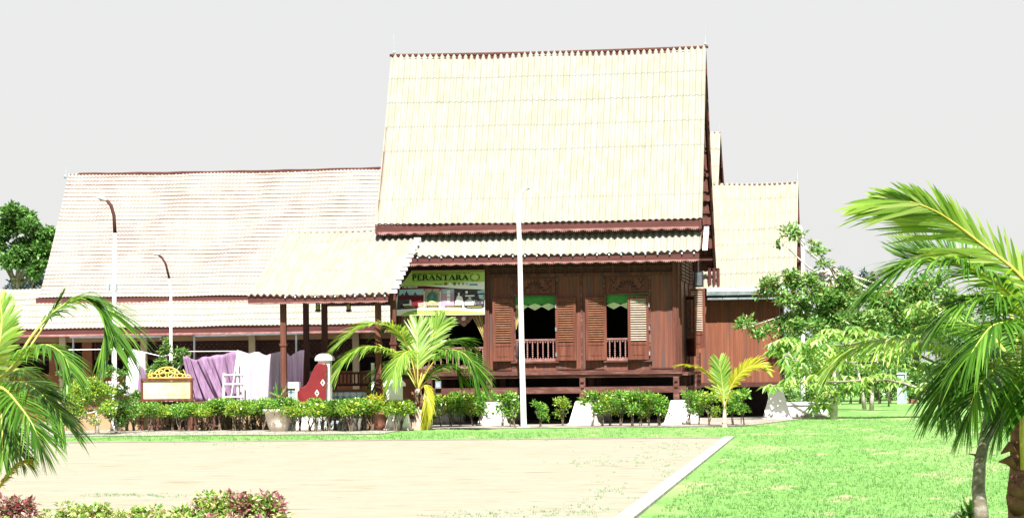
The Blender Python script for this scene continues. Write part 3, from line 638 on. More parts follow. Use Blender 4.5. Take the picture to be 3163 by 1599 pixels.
# ------------------------------------------------------------------ right wing (annex)
aY = 5.6
annex = wthing('plank_annex', 'single storey plank walled annex with a cream roof and silver gutter on the right', 'house')
ax0, ax1 = XX(2100, aY), XX(2408, aY); az0, az1 = ZZ(1180, aY, 2300), ZZ(905, aY, 2300)
s = MB(); rng = random.Random(5); x = ax0
while x < ax1-.01:
    w_ = min(.165, ax1-x); s.box(x, x+w_-.0015, aY+rng.uniform(0, .006), aY+.08, az0, az1); x += w_
s.build('plank_wall', M['plank_warm'], annex)
s = MB(); s.box(ax1, ax1+.09, aY-.02, aY+.1, az0-.05, az1+.0); s.box(ax1+.09, XX(2475, aY), aY, aY+.09, az1-.13, az1-.05); s.box(ax0, ax1+.05, aY-.06, aY+.06, az0-.12, az0); s.box(ax0, ax1, aY-.02, aY-.001, az1-.1, az1-.03)
s.build('wall_frame', M['wood_dark'], annex)
s = MB(); s.box(ax0, ax1, aY+.1, aY+4.5, az0-.1, az0); s.build('floor', M['dark'], annex)
s = MB(); s.box(ax1-.0, ax1+.07, aY+.1, aY+2.0, az0, az1); s.build('end_wall', M['wood_dark'], annex)
s = MB(); s.box(ax0-1, ax1-.4, aY+2.2, aY+2.3, .012, az0); s.build('underfloor_blackout', M['dark'], annex)  # added dark sheet that closes off the light beneath the annex
gy = aY-.35; gx0, gx1 = XX(2186, gy), XX(2478, gy); gz = ZZ(898, gy, 2330)
s = MB()
prof = [(-.0, .10), (-.10, .09), (-.13, 0), (-.12, -.10), (-.02, -.13), (.04, -.13)]
for a, b in zip(prof, prof[1:]): s.obox((gx0, gy+a[0], gz+a[1]), (gx1-gx0, 0, 0), (0, b[0]-a[0], b[1]-a[1]), (0, .012, .012))
for i in range(7): x = gx0+(gx1-gx0)*i/6; s.box(x-.01, x+.01, gy-.15, gy-.131, gz-.11, gz+.1)
s.box(gx0, gx1, gy-.08, gy+.25, gz-.22, gz-.17)
s.build('gutter', M['steel'], annex)
wr0 = P(2228, 566, 9.2); wr1 = P(2466, 560, 9.2); wrz = (wr0.z+wr1.z)/2
roof('roof', [M['roof_side'], M['tile_edge']], annex, XX(2100, 9.2), wr1.x, curve(9.2, wrz, gy+.02, gz+.1, .1), .14, .024, .74, 6, .005)
roof('back_roof', [M['roof_side'], M['tile_edge']], annex, XX(2100, 9.2), wr1.x, curve(9.2, wrz, 12.6, gz, .1), .14, .022, .74, 4)
s = MB(); q = P(2463, 528, 9.2); s.tube([(q.x, 9.2, wrz-.05), (q.x, 9.2, q.z)], [.02, .008], 6); s.build('finial', M['grey_paint'], annex)
s = MB(); q = P(2462, 900, 9)
s.face([(wr1.x-.5, 9.2, wrz-.1), (wr1.x-.5, gy+.3, gz+.05), (wr1.x-.5, 12.3, gz)]); s.build('gable_wall', M['wood_dark'], annex)
for px in (2192, 2206, 2218): q = P(px, 880, 5.4); s = MB(); s.tube([(q.x, 5.4, ZZ(900, 5.4)), (q.x, 5.4, q.z+.45)], .045, 8); s.build('downpipe', M['fascia'], annex)
footing(XX(2400, 4.4, 1290), 4.4, .78, .72, .30, annex)
s = MB(); x = XX(2398, 4.6); s.box(x-.08, x+.08, 4.5, 4.62, .78, az0-.1); s.build('stilt', M['wood_grey'], annex)
rear = wthing('rear_hall', 'narrow strip of a taller cream roof showing between the main gable and the annex roof', 'building')
h1 = P(2226, 408, 12.0)
roof('roof', [M['roof_side'], M['tile_edge']], rear, h1.x-4, h1.x, curve(12.0, h1.z, 9.3, wrz-.9, .1), .15, .022, .74)
roof('back_roof', [M['roof_side'], M['tile_edge']], rear, h1.x-4, h1.x, curve(12.0, h1.z, 15, wrz-.5, .1), .15, .022, .74, 4)
s = MB(); q = P(2222, 380, 12); s.tube([(q.x, 12, h1.z-.05), (q.x, 12, q.z)], [.02, .008], 6); s.build('finial', M['grey_paint'], rear)
s = MB(); s.box(h1.x-4, h1.x-.4, 12.8, 14, .012, wrz); s.build('wall', M['plank'], rear)

# ------------------------------------------------------------------ left hall
hall = wthing('long_hall', 'long low hall with a big pale tiled roof and beige columns on the left', 'building')
hy = 11.0; hr0 = P(205, 540, hy); hr1 = P(1178, 516, hy); hrz = (hr0.z+hr1.z)/2; heY = 8.0; heL = P(112, 922, heY); heR = P(760, 905, heY); hez = (heL.z+heR.z)/2
HX0 = (hr0.x+P(128, 905, heY).x)/2; HX1 = XX(1300, heY)
roof('roof', [M['roof_hall'], M['tile_edge']], hall, HX0, HX1, curve(hy, hrz, heY, hez, .1), .105, .012, .15, 4, .012, .03)
roof('back_roof', [M['roof_hall'], M['tile_edge']], hall, HX0, HX1, curve(hy, hrz, hy+3.4, hez, .1), .21, .012, .6, 4)
s = MB(); s.tube([(HX0+.3+(HX1-HX0-.3)*i/24, hy, hrz-.01-.03*math.sin(math.pi*i/24)+.008*math.sin(i*1.9)) for i in range(25)], .045, 6); s.build('ridge_cap', M['tile_edge'], hall)
for px, t in ((204, 514),): q = P(px, t, hy); s = MB(); s.tube([(q.x, hy, hrz-.1), (q.x, hy, q.z)], [.03, .012], 6); s.lathe((q.x-.03, hy, hrz-.12), [(.02, 0), (.05, .05), (.02, .1)], 8); s.build('finial', M['grey_paint'], hall)
fascia('fascia_board', M['fascia'], hall, HX0-.1, HX1, heY+.02, hez-.17, hez-.01)
fascia('fringe_board', M['fringe'], hall, HX0-.1, HX1, heY+.01, hez-.2, hez-.15, .04, .2, .02)
sT = P(60, 889, 9.0).z; sY = 6.5; sz = (P(60, 1012, sY).z+P(1100, 1000, sY).z)/2; SX0 = -24.0
roof('skirt_roof', [M['roof_skirt'], M['tile_edge']], hall, SX0, HX1, [(9.0, sT), (sY, sz)], .115, .013, .4, 4, .012)
fascia('skirt_fascia', M['fascia'], hall, SX0, HX1, sY+.03, sz-.2, sz-.015)
s = MB(); s.tube([(SX0, sY-.03, sz-.23), (HX1, sY-.03, sz-.23)], .035, 6); s.build('eave_gutter', M['fringe'], hall)
s = MB(); s.face([(SX0, sY+.06, sz-.21), (HX1, sY+.06, sz-.21), (HX1, 8.1, sz-.15), (SX0, 8.1, sz-.15)]); s.build('soffit', M['wood_dark'], hall)
wY = 8.0; wz1 = ZZ(1052, wY, 600)
s = MB(); s.box(SX0, HX1, wY, wY+.15, wz1, sz-.1); s.build('wall_band', M['beige'], hall)
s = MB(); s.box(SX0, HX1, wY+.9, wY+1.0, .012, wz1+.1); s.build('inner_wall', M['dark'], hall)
s = MB(); s.box(SX0, HX1, wY, wY+.15, .012, ZZ(1150, wY, 600)); s.build('low_wall', M['orange'], hall)
for pa_, pb_ in ((252, 282), (150, 178)): s = MB(); s.box(XX(pa_, wY), XX(pb_, wY), wY+.01, wY+.14, ZZ(1150, wY), wz1); s.build('wall_pier', M['orange'], hall)
for px in (195, 446, 780, 1100, 20):
    s = MB(); x = XX(px, wY); s.box(x-.09, x+.09, wY-.12, wY+.0-.004, .012, sz-.1); s.build('column', M['cream_col'], hall)
for a, b in ((290, 432), (456, 768), (790, 1090), (1110, 1230), (30, 180)):
    s = MB(); x0, x1 = XX(a, wY), XX(b, wY); zb, zt = ZZ(1100, wY, 600), wz1
    st = .075; nx = int((x1-x0)/st); nz2 = int((zt-zb)/st)
    for i in range(-nz2, nx):
        # diagonal slats, both ways, clipped to the opening
        for sg in (1, -1):
            xa_ = x0+i*st; pts = []
            lo_, hi_ = max(x0, xa_), min(x1, xa_+(zt-zb))
            if hi_-lo_ < .03: continue
            za, zb2 = (lo_-xa_), (hi_-xa_)
            A = Vector((lo_, wY+.05 if sg > 0 else wY+.065, (zb+za) if sg > 0 else (zt-za))); B = Vector((hi_, A.y, (zb+zb2) if sg > 0 else (zt-zb2)))
            s.obox(A-Vector((0, 0, .011)), B-A, (0, .012, 0), (0, 0, .022), 0)
    for i in range(nx):
        for j in range(nz2):
            if (i+j) % 2 == 0: x = x0+(i+.5)*st; z = zb+(j+.5)*st; s.box(x-.014, x+.014, wY+.035, wY+.048, z-.012, z+.012, 1)
    s.box(x0, x1, wY+.02, wY+.09, zb-.07, zb); s.box(x0, x0+.04, wY+.02, wY+.034, zb, zt); s.box(x1-.04, x1, wY+.02, wY+.034, zb, zt)
    s.build('lattice_screen', [M['lattice'], M['lattice_pale']], hall)

# ------------------------------------------------------------------ porch
porch = wthing('entrance_porch', 'open entrance porch with brown posts and a low pale roof before the steps', 'porch')
pT = P(1000, 712, .35); pE0 = P(765, 914, -4.0); pE1 = P(1222, 903, -4.0); pez = (pE0.z+pE1.z)/2
PX0 = (P(885, 712, .35).x+P(765, 914, -4).x)/2; PX1 = (P(1292, 792, kY).x+pE1.x)/2-.17
roof('roof', [M['roof_skirt'], M['tile_edge']], porch, PX0, PX1, [(.35, pT.z), (-4.0, pez)], .152, .030, .76, 8, .002)
roof('back_roof', [M['roof_skirt'], M['tile_edge']], porch, PX0, XL-.1, [(.35, pT.z), (4.6, pez)], .152, .024, .36)
fascia('fascia_board', M['fascia'], porch, PX0, PX1-.03, -3.96, pez-.20, pez-.02)
fascia('fringe_board', M['fringe'], porch, PX0, PX1-.03, -3.975, pez-.225, pez-.17, .045, .31, .02)
bulbs(PX0+.9, PX1-.1, -4.0, pez-.05, 11, 'string of small pale bulbs under the porch eave left of the banner')
for i in range(15):
    f = (i+.5)/15; y = .35-4.35*f; z = pT.z+(pez-pT.z)*f
    s = MB(); s.box(PX1+.002, PX1+.17, y-.05, y+.05, z-.05, z+.03); s.build('verge_tile', M['white'], porch)
s = MB(); s.face([(PX0+.05, -3.9, pez-.08), (PX1-.05, -3.9, pez-.08), (PX1-.05, .3, pT.z-.09), (PX0+.05, .3, pT.z-.09)]); s.face([(PX0+.05, 4.5, pez-.09), (XL-.2, 4.5, pez-.09), (XL-.2, .3, pT.z-.09), (PX0+.05, .3, pT.z-.09)]); s.build('soffit', M['wood_dark'], porch)
for px, y, zb in ((876, -3.6, .012), (946, .6, .012), (1003, -1.2, .9), (1169, -3.6, .5), (1216, -3.2, .5)):
    x = XX(px, y, 1050); s = MB(); hw = .066; s.box(x-hw, x+hw, y-hw, y+hw, zb, min(pT.z-.1, pez+(pT.z-pez)*((y+4)/4.35))-.08 if y < .35 else pez+1); s.box(x-hw-.02, x+hw+.02, y-hw-.02, y+hw+.02, 2.0, 2.06); s.build('post', M['wood_dark'] if y > -2 else M['wood'], porch)
s = MB(); s.box(PX0+.1, PX1-.2, -3.66, -3.54, pez-.20, pez-.06); s.build('lintel', M['wood_dark'], porch)
# platform and steps
zP = ZZ(1203, -1.5, 1050)
s = MB(); s.box(XX(1005, -1.5), XX(1195, -1.5), -1.9, 0, .012, zP); s.build('platform', M['orange'], porch)
s = MB(); nst = 5
for i in range(nst):
    s.box(XX(1008, -2), XX(1130, -2), -2.0-.28*(i+1), -1.72-.28*(i+1)-.003, .012, zP-.165*(i+.3)); 
s.build('stair', M['tiles'], porch)
s = MB(); s.box(XX(888, -3.3), XX(918, -3.3), -3.35, -3.2, .012, ZZ(1198, -3.3, 900)); wl = s.build('low_wall', M['tiles'], porch)
s = MB(); s.box(XX(884, -3.3), XX(922, -3.3), -3.39, -3.16, ZZ(1198, -3.3, 900)+.002, ZZ(1182, -3.3, 900)+.02); s.box(XX(911, -3.36), XX(922, -3.36), -3.38, -3.355, .012, ZZ(1198, -3.3, 900)); s.build('wall_cap', M['white'], porch)
def stairside(pxs, Y, th, nm='stair_side'):
    pts = [(P(a, b, Y).x, P(a, b, Y).z) for a, b in pxs]; s = MB(); s.prism(pts, Y, Y+th); return s.build(nm, M['redwall'], porch)
red = [(918, 1207), (918, 1262), (1006, 1258), (1008, 1135), (1007, 1129), (1003, 1125), (985, 1125), (978, 1131), (968, 1150), (958, 1176), (950, 1190), (938, 1199), (930, 1203)]
sr = stairside(red, -3.4, .2)
s = MB(); s.box(P(918, 1262, -3.4).x, P(1006, 1258, -3.4).x, -3.39, -3.21, .012, P(1006, 1262, -3.4).z); s.build('side_plinth', M['white_bright'], porch)
s = MB()
for a, b in ((979, 1213), (997, 1181)):
    c = P(a, b, -3.404); d = .055
    for r, mi, yy in ((1.0, 0, 0), (.55, 1, .003)):
        k = [(c.x, c.z+d*1.5*r), (c.x+d*r, c.z), (c.x, c.z-d*1.5*r), (c.x-d*r, c.z)]; s.face([(x, c.y-yy, z) for x, z in k], mi)
o = s.build('inlay', [M['white'], M['ink']], None); o.parent = sr
cap = [(a, b) for a, b in red if b < 1300]
s = MB(); pp = [P(a, b, -3.3) for a, b in ((1008, 1130), (1004, 1126), (995, 1124), (985, 1125), (978, 1131), (968, 1150), (958, 1176), (950, 1190), (938, 1199), (917, 1204))]
s.tube([(p.x, -3.3, p.z) for p in pp], .035, 6); s.build('side_coping', M['redwall'], porch, True)
stairside([(1163, 1138), (1168, 1136), (1180, 1180), (1190, 1200), (1190, 1330), (1160, 1330)], -3.3, .15)
def newel(px, Y, yt, ycap, yb, w_):
    x = XX(px, Y, 1150); zt, zc, zb = ZZ(yt, Y, px), ZZ(ycap, Y, px), ZZ(yb, Y, px); s = MB(); s.box(x-w_/2, x+w_/2, Y-w_/2, Y+w_/2, max(.012, zb), zc)
    o = s.build('newel_pillar', M['white_bright'], porch); s = MB(); c = w_+.12; s.box(x-c/2, x+c/2, Y-c/2, Y+c/2, zc+.001, zc+.06); s.frustum(x, Y, zc+.0605, zt-.06, c, c, c*.8, c*.8); s.frustum(x, Y, zt-.0595, zt, c*.78, c*.78, .12, .12)
    k = s.build('pillar_cap', M['white_bright'], None); k.parent = o; return o
newel(1004, -3.0, 1089, 1113, 1330, .28); newel(1218, -4.1, 1168, 1192, 1330, .33)
footing(XX(1222, -4.2, 1300), -4.1, .38, .62, .5, porch)
for px in (1150, 1187): s = MB(); x = XX(px, -2.6); s.box(x-.035, x+.035, -2.64, -2.57, .5, ZZ(1120, -2.6, px)); s.build('white_baluster', M['white'], porch)
# wooden settle on the platform
bench = wthing('wooden_settle', 'brown wooden settle with an open slatted back at the top of the steps', 'bench')
yb = -.9; x0, x1 = XX(1028, yb), XX(1145, yb); zb0, zb1 = ZZ(1200, yb, 1080), ZZ(1148, yb, 1080)
s = MB(); s.box(x0, x1, yb, yb+.06, zb1-.06, zb1); s.box(x0, x1, yb+.005, yb+.055, zb0+.07, zb0+.12)
for i in range(10): x = x0+(x1-x0)*(i+.5)/10; s.box(x-.018, x+.018, yb+.015, yb+.045, zb0+.12, zb1-.06)
s.build('backrest', M['wood'], bench)
s = MB(); s.box(x0, x1, yb-.35, yb-.005, zb0+.1, zb0+.14); s.build('seat', M['wood_grey'], bench)
for x in (x0, x1-.06):
    for y in (yb-.35, yb+.0): s = MB(); s.box(x, x+.06, y+.0605, y+.115, zb0-.02, zb0+.099 if y < yb-.1 else zb1); s.build('leg', M['wood_dark'], bench)
# hanging lanterns
def lantern(px, label):
    Y = -3.6; c = P(px, 946, Y); root = thing('hanging_lantern', label, 'lantern', (c.x, Y, c.z), 'lanterns hanging from the porch eave')
    s = MB(); s.lathe((0, 0, -.13), [(.03, 0), (.075, .02), (.075, .045), (.055, .05)], 8); s.lathe((0, 0, .06), [(.05, 0), (.08, .02), (.04, .07), (.015, .1)], 8)
    for i in range(4): a = math.pi/4+i*math.pi/2; s.tube([(.055*math.cos(a), .055*math.sin(a), -.09), (.055*math.cos(a), .055*math.sin(a), .07)], .008, 4)
    lpart(s, 'cage', M['wood_dark'], root)
    s = MB(); s.lathe((0, 0, -.085), [(.03, 0), (.045, .03), (.045, .11), (.03, .14)], 8); lpart(s, 'glass', M['drape'], root)
    s = MB(); s.tube([(0, 0, .15), (0, 0, .28)], .006, 4); lpart(s, 'chain', M['pipe'], root)
lantern(982, 'left hanging lantern beside the middle porch post'); lantern(1077, 'right hanging lantern alone between two porch posts')

# ------------------------------------------------------------------ banner
bn = wthing('event_banner', 'printed green and white banner reading PERANTARA hung over the veranda opening', 'banner')
BY = -.22
def bp(zx, zy, lift=0):                     # coordinates of the banner's own picture (2221 x 1302 zoom of x 1220-1510, y 820-990)
    return P(1220+zx/7.659, 820+zy/7.659, BY-lift)
def bpoly(s, pts, lift, mi=0): s.face([bp(x, y, lift) for x, y in pts], mi)
def flat(name, c, **k): return mat(name, c, .6, spec=.1, **k)
BM = [flat('banner green', (.30, .47, .08), var=(.40, .52, .16), scale=2), flat('banner white', (.75, .75, .72)), flat('banner dark green', (.01, .05, .01)), flat('banner photo dark', (.02, .018, .028), var=(.08, .075, .09), scale=14),
      flat('banner maroon', (.12, .01, .02)), flat('banner sky blue', (.22, .40, .55), var=(.4, .5, .55), scale=8), flat('banner sand', (.20, .15, .09), var=(.45, .40, .33), scale=18), flat('banner black', (.012, .012, .014)),
      flat('banner pale print', (.75, .74, .75)), flat('banner pink', (.42, .26, .38)), flat('banner blue print', (.10, .28, .45)), flat('banner teal', (.05, .13, .10), var=(.12, .2, .16), scale=20), flat('banner yellow band', (.30, .27, .05)), flat('banner lime', (.50, .60, .18))]
s = MB(); top = [(300+i*91, 108-6*math.sin(i/20*3.14)*1.5) for i in range(21)]
s.face([bp(x, y, -.008) for x, y in [(30, 1185), (2125, 1160), (2120, 100), (430, 118), (240, 380), (95, 545), (40, 800)]], 0); s.build('sheet', M['white_cloth'], bn)
s = MB()
s.face([bp(x, y, 0) for x, y in [(30, 1183), (2125, 1158), (2120, 100), (400, 118), (240, 340), (95, 520), (30, 800)]], 1)
bpoly(s, [(400, 122), (2118, 104), (2118, 380), (1700, 385), (1100, 470), (700, 470), (160, 480), (240, 340)], .004, 0)
bpoly(s, [(400, 124), (2118, 106), (2118, 150), (400, 180)], .006, 12)
bpoly(s, [(150, 485), (700, 478), (1200, 520), (1500, 545), (2118, 565), (2118, 600), (80, 600)], .004, 4)
bpoly(s, [(80, 555), (680, 540), (680, 1000), (40, 1060)], .006, 3); bpoly(s, [(100, 570), (680, 548), (680, 690), (100, 700)], .008, 5)
for cx, h in ((275, 120), (480, 90), (175, 50)): bpoly(s, [(cx-70, 730), (cx-25, 700-h*.4), (cx, 710-h), (cx+25, 700-h*.4), (cx+70, 730)], .010, 3)
bpoly(s, [(110, 730), (680, 720), (680, 790), (110, 790)], .010, 4); bpoly(s, [(400, 770), (680, 760), (640, 1000), (400, 1010)], .011, 4)
bpoly(s, [(350, 810), (380, 810), (380, 940), (340, 940)], .012, 8); bpoly(s, [(190, 910), (360, 905), (360, 940), (190, 945)], .012, 8); bpoly(s, [(540, 880), (690, 870), (690, 1000), (560, 1000)], .013, 6)
bpoly(s, [(700, 550), (1060, 545), (1060, 990), (700, 995)], .006, 6)
arch = [(760, 860)]+[(880-130*math.cos(math.pi*i/10), 740-(120*math.sin(math.pi*i/10)+(60 if i == 5 else 0))) for i in range(11)]+[(1010, 860)]
bpoly(s, arch, .008, 11); bpoly(s, [(800, 880), (870, 700), (895, 700), (960, 880), (930, 780), (850, 780)], .010, 10); bpoly(s, [(780, 880), (840, 820), (920, 840), (990, 880)], .011, 13)
for a, b in ((190, 505), (760, 1030), (1190, 1600), (1680, 2080)): bpoly(s, [(a, 950), (b, 945), (b, 1000), (a, 1005)], .012, 7); bpoly(s, [(a+25, 966), (b-25, 962), (b-25, 980), (a+25, 984)], .014, 12)
bpoly(s, [(1080, 550), (1400, 552), (1400, 980), (1080, 990)], .006, 9); bpoly(s, [(1130, 555), (1390, 556), (1390, 660), (1130, 660)], .008, 5)
for y in (620, 700, 790, 860): bpoly(s, [(1235, y-35), (1300, y-38), (1310, y+30), (1225, y+34)], .010, 8)
bpoly(s, [(1400, 552), (2118, 570), (2118, 985), (1400, 1000)], .006, 3)
hair = [(1470, 720), (1475, 650), (1510, 615), (1545, 650), (1555, 720)]; bpoly(s, hair, .008, 7); bpoly(s, [(1488, 640), (1532, 640), (1528, 700), (1510, 718), (1490, 700)], .010, 8)
bpoly(s, [(1480, 710), (1540, 710), (1590, 740), (1610, 820), (1640, 1005), (1590, 1005), (1575, 860), (1560, 930), (1470, 930), (1460, 850), (1455, 935), (1415, 935), (1450, 770)], .010, 8)
for q in ((1660, 700, 1880, 730), (1650, 850, 1870, 930), (1670, 600, 1720, 660), (1740, 750, 1800, 780), (1690, 800, 1830, 815)): bpoly(s, [(q[0], q[1]), (q[2], q[1]-4), (q[2], q[3]-4), (q[0], q[3])], .008, 8)
bpoly(s, [(1950, 600), (2118, 560), (2118, 640), (1960, 660)], .008, 5); bpoly(s, [(1970, 690), (2100, 680), (2110, 800), (2000, 780)], .008, 5)
for i in range(12): rng = random.Random(i+9); x = rng.uniform(1680, 2080); y = rng.uniform(740, 930); bpoly(s, [(x, y), (x+30, y-6), (x+24, y+18)], .0095, rng.choice((8, 5, 6)))
low = [(x, 1075-55*math.sin((x-40)/2080*math.pi)*.9+(0 if x < 1300 else 0)) for x in range(40, 2121, 130)]
bpoly(s, [(x, y-32) for x, y in low]+[(2118, 1060), (2118, 1158), (30, 1183)], .0135, 1)
bpoly(s, [(220, 1120)]+[(x, y+18) for x, y in low if x > 350]+[(2118, 1150), (120, 1172)], .015, 0)
rng = random.Random(4)
def tinytext(x0, x1, y0, y1, h, n, mi, lift=.017):       # unreadable small print: a broken line of marks
    x = x0
    while x < x1:
        w_ = rng.uniform(.25, .9)*h; f = (x-x0)/(x1-x0); y = y0+(y1-y0)*f
        bpoly(s, [(x, y-h*.5), (x+w_, y-h*.5), (x+w_, y+h*.5), (x, y+h*.5)], lift, mi); x += w_+h*(.3 if rng.random() < .85 else .9)
tinytext(410, 1780, 200, 180, 22, 0, 2); tinytext(930, 1110, 436, 436, 14, 0, 2); tinytext(270, 640, 1100, 1045, 12, 0, 2); tinytext(660, 2050, 1030, 1025, 10, 0, 7); tinytext(690, 1090, 1080, 1080, 30, 0, 2); tinytext(1210, 1280, 1083, 1083, 24, 0, 2)
tinytext(180, 540, 515, 505, 26, 0, 8)
for cx, mi, r in ((1200, 4, 38), (1300, 8, 30), (1410, 3, 38), (1515, 2, 28), (1610, 7, 26), (1700, 10, 24)):
    bpoly(s, [(cx+r*math.cos(a*.628), 430+r*math.sin(a*.628)) for a in range(10)], .016, mi); bpoly(s, [(cx+r*.5*math.cos(a*1.05), 430+r*.5*math.sin(a*1.05)) for a in range(6)], .018, 12 if mi in (4, 3) else 8)
bpoly(s, [(1750, 405), (2055, 405), (2055, 510), (1750, 510)], .016, 8); bpoly(s, [(1760, 425), (1955, 425), (1955, 470), (1760, 470)], .018, 10)
for sg in (-1, 1):                                         # wreath
    for i in range(9):
        a = R(-60+i*17); cx, cy = 1890+sg*108*math.cos(a), 275+85*math.sin(a); bpoly(s, [(cx, cy-17), (cx+13*sg, cy), (cx, cy+17), (cx-12*sg, cy)], .016, 2)
bpoly(s, [(1820, 225), (1960, 220), (1960, 300), (1890, 330), (1820, 300)], .0155, 13)
s.build('print', BM, bn)
# lettering PERANTARA as serif letters (cell 0..1 wide, 0..1 high)
S_ = .13
def seg(a, b, w_): return ('s', a, b, w_)
LET = {'P': [seg((.22, 0), (.22, 1), .2), seg((.2, .95), (.6, .95), .1), seg((.2, .45), (.6, .45), .1), seg((.6, .93), (.8, .7), .18), seg((.8, .7), (.6, .46), .18), seg((.02, .03), (.42, .03), .07), seg((.05, .97), (.3, .97), .07)],
       'E': [seg((.22, 0), (.22, 1), .2), seg((.1, .95), (.85, .95), .09), seg((.2, .5), (.68, .5), .09), seg((.1, .05), (.88, .05), .09), seg((.85, .95), (.85, .78), .06), seg((.88, .05), (.88, .24), .06), seg((.68, .4), (.68, .6), .06)],
       'R': [seg((.2, 0), (.2, 1), .2), seg((.05, .95), (.58, .95), .1), seg((.2, .5), (.58, .5), .1), seg((.58, .93), (.76, .72), .18), seg((.76, .72), (.56, .52), .18), seg((.48, .5), (.92, .02), .17), seg((.02, .03), (.38, .03), .07), seg((.8, .03), (1, .03), .07)],
       'A': [seg((.1, .02), (.48, .98), .08), seg((.46, .98), (.86, .02), .19), seg((.25, .36), (.7, .36), .08), seg((0, .03), (.24, .03), .07), seg((.66, .03), (1, .03), .07)],
       'N': [seg((.18, 0), (.18, 1), .09), seg((.16, .98), (.84, .05), .19), seg((.84, 0), (.84, 1), .09), seg((.04, .03), (.34, .03), .07), seg((.7, .97), (1, .97), .07), seg((.02, .97), (.28, .97), .07)],
       'T': [seg((.5, 0), (.5, 1), .2), seg((.05, .95), (.95, .95), .09), seg((.07, .95), (.07, .76), .06), seg((.93, .95), (.93, .76), .06), seg((.3, .03), (.7, .03), .07)]}
s = MB(); x = 408; ch_w = {'P': 118, 'E': 122, 'R': 150, 'A': 160, 'N': 168, 'T': 150}
tot = sum(ch_w[c] for c in 'PERANTARA'); k = (1745-408)/tot
for i, c in enumerate('PERANTARA'):
    cw = ch_w[c]*k*.97
    for _, a, b, w_ in LET[c]:
        ax_, ay_ = x+a[0]*cw, 342-a[1]*122; bx_, by_ = x+b[0]*cw, 342-b[1]*122; dx, dy = bx_-ax_, by_-ay_; l = math.hypot(dx, dy); nx_, ny_ = -dy/l*w_*105, dx/l*w_*95
        bpoly(s, [(ax_+nx_, ay_+ny_), (bx_+nx_, by_+ny_), (bx_-nx_, by_-ny_), (ax_-nx_, ay_-ny_)], .018+.0004*i, 0)
    x += ch_w[c]*k
s.build('lettering', BM[2], bn)
cu = bpy.data.curves.new('small_lettering', 'FONT'); cu.body = 'ACADEMY OF MARTIAL & CULTURAL ARTS'; cu.size = .075; cu.materials.append(BM[2])
o = bpy.data.objects.new('small_lettering', cu); C.objects.link(o); q = bp(410, 378, .02); o.location = q; o.rotation_euler = (R(90), R(-1.0), 0); o.parent = bn
a_, b_ = bp(410, 370), bp(1750, 365); cu.size = .045; cu.space_character = 1.0
o.scale = ((b_.x-a_.x)/(.045*.62*len(cu.body)), 1, 1)
bpy.context.view_layer.update(); me = bpy.data.meshes.new_from_object(o); me.name = 'small_lettering'
o3 = bpy.data.objects.new('small_lettering', me); C.objects.link(o3); o3.parent = bn; o3.location = o.location; o3.rotation_euler = o.rotation_euler; o3.scale = o.scale; bpy.data.objects.remove(o); o3.name = 'small_lettering'

# ------------------------------------------------------------------ street lamps
def street_lamp(pts, r0, r1, D, head, label, sleeve=None, darkfrom=None, flip=1):
    base = G(*pts[0]) if D is None else PD(pts[0][0], pts[0][1], D); base.z = 0.0
    D = (base-CAM).dot(DV); L3 = [base]+[PD(a, b, D) for a, b in pts[1:]]
    root = thing('street_lamp', label, 'street lamp', base, 'street lamps around the lawn'); n = len(L3); rel = [p-base for p in L3]
    kk = darkfrom or n
    s = MB(); rr = [r0+(r1-r0)*min(1, p.z/max(.1, rel[-1].z)) for p in rel]; s.tube(rel[:kk+1], rr[:kk+1], 10); s.box(-r0*1.9, r0*1.9, -r0*1.9, r0*1.9, 0, .02); lpart(s, 'pole', M['white'], root, False); s = MB(); s.box(-.035, .035, -r0*1.08, -r0*.9, .5, .72); lpart(s, 'access_hatch', M['grey_paint'], root)
    if kk < n: s = MB(); s.tube(rel[kk:], rr[kk:], 8); lpart(s, 'arm', M['wood_dark'], root, True)
    if sleeve: z = PD(sleeve, sleeve, D).z-base.z if False else sleeve; s = MB(); s.box(-.13, -.07, -.05, .03, z, z+.16); s.box(.06, .12, -.05, .03, z, z+.16); lpart(s, 'clamp', M['grey_paint'], root)
    h = rel[-1]; hd = (rel[-1]-rel[-2]); hd.z *= .25; hd = hd.normalized(); L_ = head
    s = MB(); s.tube([h-hd*.04, h+hd*L_*.25, h+hd*L_*.6, h+hd*L_], [.03, L_*.2, L_*.21, .03], 10); lpart(s, 'lamp_housing', M['bark_pale'] if darkfrom else M['white'], root, True)
    s = MB(); s.tube([h+hd*L_*.3-Vector((0, 0, L_*.08)), h+hd*L_*.6-Vector((0, 0, L_*.12)), h+hd*L_*.9-Vector((0, 0, L_*.06))], [.02, L_*.15, .02], 8); lpart(s, 'lamp_glass', M['sheath'] if darkfrom else M['pipe'], root, True)
    return root
street_lamp([(352, 1345), (353, 1200), (353, 900), (355, 720), (352, 665), (343, 635), (330, 618)], .07, .042, 64, .24, 'street lamp with a curved dark arm and brown head behind the left palm', sleeve=3.4, darkfrom=3)
street_lamp([(529, 1300), (528, 1100), (528, 900), (523, 860), (512, 815), (500, 795), (488, 786)], .055, .03, 70, .13, 'smaller street lamp with a curved arm before the hall eave', darkfrom=3)
street_lamp([(1618, 1320), (1612, 1100), (1606, 800), (1601, 650), (1602, 620), (1608, 598), (1618, 584)], .072, .05, None, .18, 'plain white lamp post in front of the left shuttered window')
street_lamp([(2480, 1270), (2480, 1000), (2479, 760), (2477, 715), (2470, 700)], .065, .045, 74, .2, 'white lamp post half hidden by the leafy tree beside the annex')

